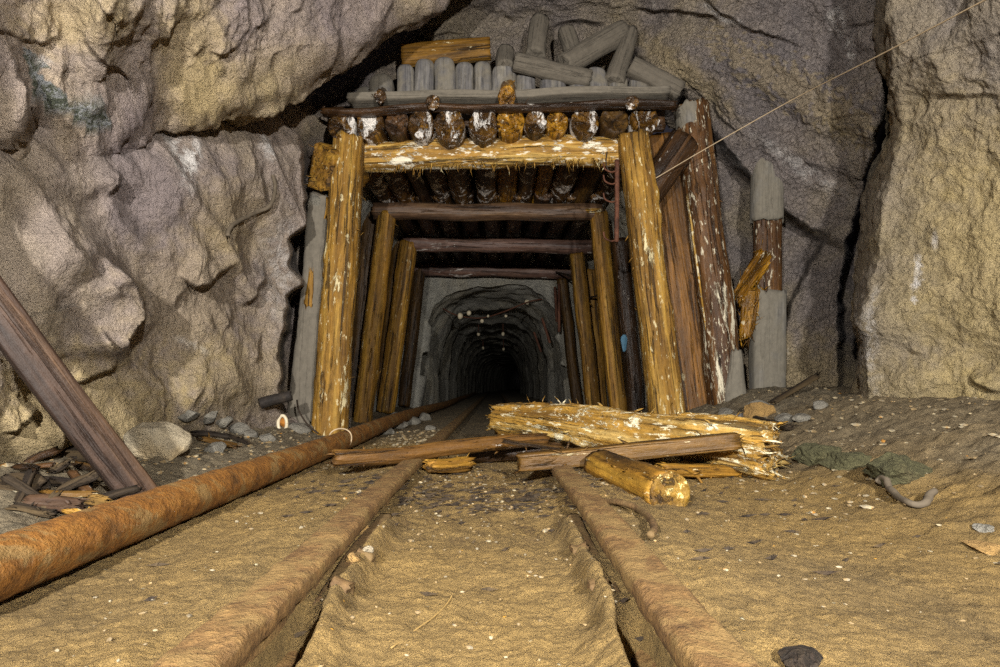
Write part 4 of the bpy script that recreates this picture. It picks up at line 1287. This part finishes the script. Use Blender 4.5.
for k, (x, y, l_, h_, ang, lb) in enumerate(deb):
    c = hit(x, y, .012)
    d = c.y
    L2 = l_ / F * d / 1.6
    dirv = Vector((math.cos(math.radians(ang)), random.uniform(-.35, .35), math.sin(math.radians(ang)) * .7)).normalized()
    p0, p1 = c - dirv * L2, c + dirv * L2
    p0.z = max(p0.z, ground(p0.x, p0.y) + .008)
    p1.z = max(p1.z, ground(p1.x, p1.y) + .008)
    timber('rotten_wood', p0, p1, h_ / F * d * .7, h_ / F * d * .45, mats[k], lb, 'wood', 'rotten wood by the left wall', expo=2.6, rough=.22, ragged=.05, ref=(0, -.6, .8), slivers=12, sl_ends=6, sl_len=(.01, .035), seg=28)
for k in range(12):
    c = hit(random.uniform(15, 125), random.uniform(462, 512), .01)
    l_ = random.uniform(.03, .08)
    a_ = random.uniform(0, 3.14)
    dv = Vector((math.cos(a_), math.sin(a_) * .7, random.uniform(-.2, .5))).normalized()
    timber('wood_shard', c - dv * l_, c + dv * l_ + Vector((0, 0, .02)), random.uniform(.008, .02), random.uniform(.005, .012), [W_ROT, W_ROT, W_DRK][k % 3], 'small dark shard of rotten wood in the heap by the left wall', 'wood', 'small shards in the rotten wood heap', expo=2.6, rough=.25, ragged=.05, ref=(0, -.6, .8), seg=18, knots=1)
# right-hand broken wood
for k, (x0, y0, x1, y1, w, mt, lb) in enumerate((
        (776, 404, 818, 378, 7, W_ROT, 'jagged dark branch slanting up against the right rock foot'),
        (690, 428, 752, 416, 8, W_LAG, 'pale flat splinter lying behind the shaggy log, below the brown slab'),
        (755, 420, 790, 432, 7, W_ROT, 'dark flat plank end half buried behind the right end of the shaggy log'),
        (190, 430, 228, 440, 6, W_ROT, 'brown flat splinter right of the boulder'),
        (200, 442, 236, 450, 6, W_BRN, 'reddish slab of wood in front of the grey rubble'),
        (225, 438, 246, 445, 5, W_ROT, 'small dark splinter nearest the pipe, below the rock edge'))):
    a_, b_ = hit(x0, y0, .02), hit(x1, y1, .02)
    if x0 == 776:
        b_ = hit(x0, y0, .02) + (P(x1, y1, hit(x0, y0).y + .1) - P(x0, y0, hit(x0, y0).y))
    timber('wood_splinter', a_, b_, w / 2 * a_.y / F, w / 3 * a_.y / F, mt, lb, 'wood', expo=2.6, rough=.22, ragged=.08, seg=24, slivers=8, sl_ends=8, ref=(0, -.3, 1))

rub = [(205, 420, 16), (222, 425, 12), (240, 432, 12), (188, 418, 13), (215, 452, 13), (252, 436, 9), (300, 432, 13), (268, 440, 9),
       (400, 428, 10), (412, 424, 9), (388, 434, 8), (425, 420, 9), (396, 418, 7), (430, 430, 6),
       (756, 412, 15), (783, 422, 11), (745, 428, 10), (724, 416, 10), (800, 420, 10), (706, 426, 9), (820, 408, 9)]
for k, (x, y, s) in enumerate(rub):
    c = hit(x, y)
    w = s / F * c.y
    if x < 350:
        lb, gp_ = 'grey angular rubble stone at the foot of the left wall', 'rubble at the left wall'
    elif x < 500:
        lb, gp_ = 'pale grey stone between the pipe and the left rail', 'stones between pipe and rail'
    else:
        lb, gp_ = 'grey rubble stone at the foot of the right posts', 'rubble at the right posts'
    stone('rubble_stone', c + Vector((0, 0, w * .25)), (w, w * .9, w * .6), M_STONEG, 200 + k, lb, 'stone', gp_, rot=k, sub=3)
# rounded mud lumps by the rail joints
for k, (x, y, s, lb) in enumerate(((353, 562, 8, 'muddy lump beside the left rail joint, nearer one'), (362, 532, 8, 'muddy lump beside the left rail joint, farther one'), (368, 553, 6, 'pale pebble beside the muddy lumps at the left rail'))):
    c = hit(x, y)
    w = s / F * c.y
    stone('mud_lump', c + Vector((0, 0, w * .4)), (w, w, w * .8), M_MUDSTONE if k < 2 else M_STONE, 300 + k, lb, 'stone', rot=k, sub=3)
for (x, y, sx, sy, sz, mt, lb, sd) in (
        (820, 459, 22, 22, 15, M_GREEN, 'mossy green rock on the right slope, first one from the shaggy log end', 411),
        (850, 466, 24, 26, 14, M_GREEN, 'mossy green rock on the right slope, middle one of the three', 412),
        (893, 474, 36, 30, 19, M_GREEN, 'largest mossy green rock slab on the right slope, behind the hose piece', 417),
        (805, 660, 30, 22, 8, W_ROT, 'dark flat stone at the bottom edge beside the right rail', 413),
        (985, 549, 26, 18, 8, M_MUDSTONE, 'muddy rounded stone at the right edge of the floor', 414),
        (985, 530, 12, 10, 6, M_STONEG, 'small dark grey stone above the muddy one at the right edge', 415),
        (760, 415, 18, 14, 13, M_MUDSTONE, 'brown block of earth right of the streaked post foot', 416)):
    c = hit(x, y)
    u = c.y / F
    stone('flat_stone' if sz < 12 else 'earth_block', c + Vector((0, 0, sz * u * .25)), (sx * u, sy * u, sz * u), mt, sd, lb, 'stone', rot=.3, sub=5, cuts=12)
o = tube('hose_piece', [hit(878, 488, .02), hit(889, 487, .03), hit(897, 498, .02), hit(908, 507, .015), hit(922, 508, .015), hit(932, 502, .015), hit(936, 494, .01)], [.012, .010, .011, .009, .010, .012, .009], M_CABLE, jit=.006)
tag(o, 'bent muddy hose piece lying in front of the mossy slabs', 'hose')
o = tube('wall_cable', [hit(224, 236, .02), hit(228, 226, .025), hit(240, 218, .03), hit(254, 209, .03), hit(266, 203, .03), hit(271, 190, .03), hit(271, 174, .025)], .012, M_CABLE, jit=.004)
tag(o, 'muddy cable end clinging to the left rock wall', 'cable')
o = tube('thin_twig', [hit(318, 436, .02), P(308, 425, 3.9), P(299, 411, 3.95), P(297, 400, 4.0)], .006, M_DARKWIRE)
tag(o, 'thin dark twig sticking up in front of the grey left post', 'twig')
o = tube('grass_stalk', [hit(390, 650, .003), hit(430, 622, .004), hit(448, 604, .003), hit(452, 598, .004)], .0014, M_STRAW, jit=.002)
tag(o, 'thin pale stalk lying on the ground between the rails', 'stalk')

# gravel: countless grains on the floor
V, FS = [], []
r_ = np.random.default_rng(77)
base_v, base_f = stone_mesh((1, 1, .6), 5, 1, 3)
base_f = np.array(base_f)
for zone, cnt in (('all', 900), ('left', 700), ('right', 800), ('mid', 300), ('pipe', 260)):
    for k in range(cnt):
        if zone == 'all':
            x, y = r_.uniform(-1.2, 1.6), r_.uniform(.6, 3.6)
            s = r_.uniform(.0015, .006)
        elif zone == 'left':
            x, y = r_.uniform(-1.75, -.93), r_.uniform(1.6, 4.2)
            s = r_.uniform(.003, .02) ** 1.0 * r_.uniform(.4, 1)
        elif zone == 'right':
            x, y = r_.uniform(.9, 2.3), r_.uniform(1.6, 4.2)
            s = r_.uniform(.003, .02) * r_.uniform(.3, 1)
        elif zone == 'mid':
            x, y = r_.normal() * .3 - .03, r_.normal() * .35 + 2.1
            s = r_.uniform(.003, .009)
        else:
            x, y = r_.uniform(-.78, -.42), r_.uniform(2.5, 4.5)
            s = r_.uniform(.004, .022) * r_.uniform(.4, 1)
        a = r_.uniform(0, 6.28)
        c_, s_ = math.cos(a), math.sin(a)
        st_ = np.array([r_.uniform(.7, 1.6), r_.uniform(.7, 1.2), r_.uniform(.5, 1)]) * s
        q = base_v * st_
        q = np.c_[q[:, 0] * c_ - q[:, 1] * s_, q[:, 0] * s_ + q[:, 1] * c_, q[:, 2]] + np.array([x, y, ground(x, y) + s * .2])
        FS.append(base_f + len(V) * len(base_v))
        V.append(q)
V = np.concatenate(V)
FS = np.concatenate(FS)


def gravel_mat():
    t = NT('gravel')
    v = t.coords((1, 1, 1), rnd=False)
    c = t.ramp(t.noise(v, 24, 2, .6), [(.3, srgb(96, 88, 72)), (.45, srgb(134, 112, 76)), (.55, srgb(128, 120, 102)), (.62, srgb(164, 150, 118)), (.7, srgb(150, 104, 40))])
    return t.finish(c, [(t.noise(v, 120, 3, .6), .003)], .8)


g = mk('gravel', V, FS, gravel_mat(), smooth=False)
tag(g, 'loose gravel and chips strewn over the earth floor', 'gravel', kind='stuff')

# bark and wood crumbs between the rails
V, FS = [], []
for k in range(420):
    x, y = r_.normal() * .28 - .05, abs(r_.normal()) * .35 + 1.75
    if k % 4 == 0:
        x, y = r_.uniform(-.9, 1.2), r_.uniform(.9, 2.4)
    l_, w = r_.uniform(.006, .035), r_.uniform(.002, .006)
    a = r_.uniform(-.9, .9)
    dx, dy = math.cos(a) * l_, math.sin(a) * l_ * .7
    z = ground(x, y) + .003
    o0 = len(V)
    nx, ny = -math.sin(a) * w, math.cos(a) * w
    V += [(x - dx, y - dy, z), (x + nx, y + ny, z - .002), (x + dx, y + dy, z + r_.uniform(0, .008)), (x - nx, y - ny, z - .002), (x, y, z + .005)]
    FS += [(o0, o0 + 3, o0 + 4), (o0 + 3, o0 + 2, o0 + 4), (o0 + 2, o0 + 1, o0 + 4), (o0 + 1, o0, o0 + 4)]
g = mk('bark_crumbs', V, FS, W_ROT, smooth=False)
tag(g, 'dark bark crumbs scattered between the rails', 'bark', kind='stuff')

# ------------------------------------------------------------------ lamps (the photographer's two hand lamps and a headlamp), world, camera
def lamp(name, loc, target, energy, size, angle, col=(1, .93, .82), blend=.9):
    l_ = bpy.data.lights.new(name, 'SPOT')
    l_.energy = energy
    l_.shadow_soft_size = size
    l_.spot_size = math.radians(angle)
    l_.spot_blend = blend
    l_.color = col
    o = bpy.data.objects.new(name, l_)
    COL.objects.link(o)
    o.location = loc
    o.rotation_euler = (Vector(target) - Vector(loc)).to_track_quat('-Z', 'Y').to_euler()
    return o


lamp('hand_lamp', (-.75, -1.1, 1.25), (-.7, 3.2, 1.1), 880, .05, 150, (1, .965, .91))
lamp('hand_lamp', (.8, -1.1, 1.25), (.8, 3.2, 1.1), 900, .05, 150, (1, .965, .91))

w = bpy.data.worlds.new('world')
SC.world = w
w.use_nodes = True
w.node_tree.nodes['Background'].inputs[0].default_value = (.5, .47, .6, 1)
w.node_tree.nodes['Background'].inputs[1].default_value = .05

cam = bpy.data.cameras.new('camera')
cam.sensor_width = 36
cam.lens = 36 * F / 1000
cam.shift_x = (500 - CX) / 1000
cam.shift_y = (CY - 333.5) / 1000
cam.clip_start = .02
co = bpy.data.objects.new('camera', cam)
COL.objects.link(co)
co.location = (0, 0, CZ)
co.rotation_euler = (math.pi / 2, 0, 0)
SC.camera = co
SC.cycles.use_denoising = False
SC.view_settings.view_transform = 'Standard'
SC.view_settings.look = 'None'
SC.view_settings.exposure = -0.12
SC.view_settings.gamma = 1
SC.view_settings.use_curve_mapping = False
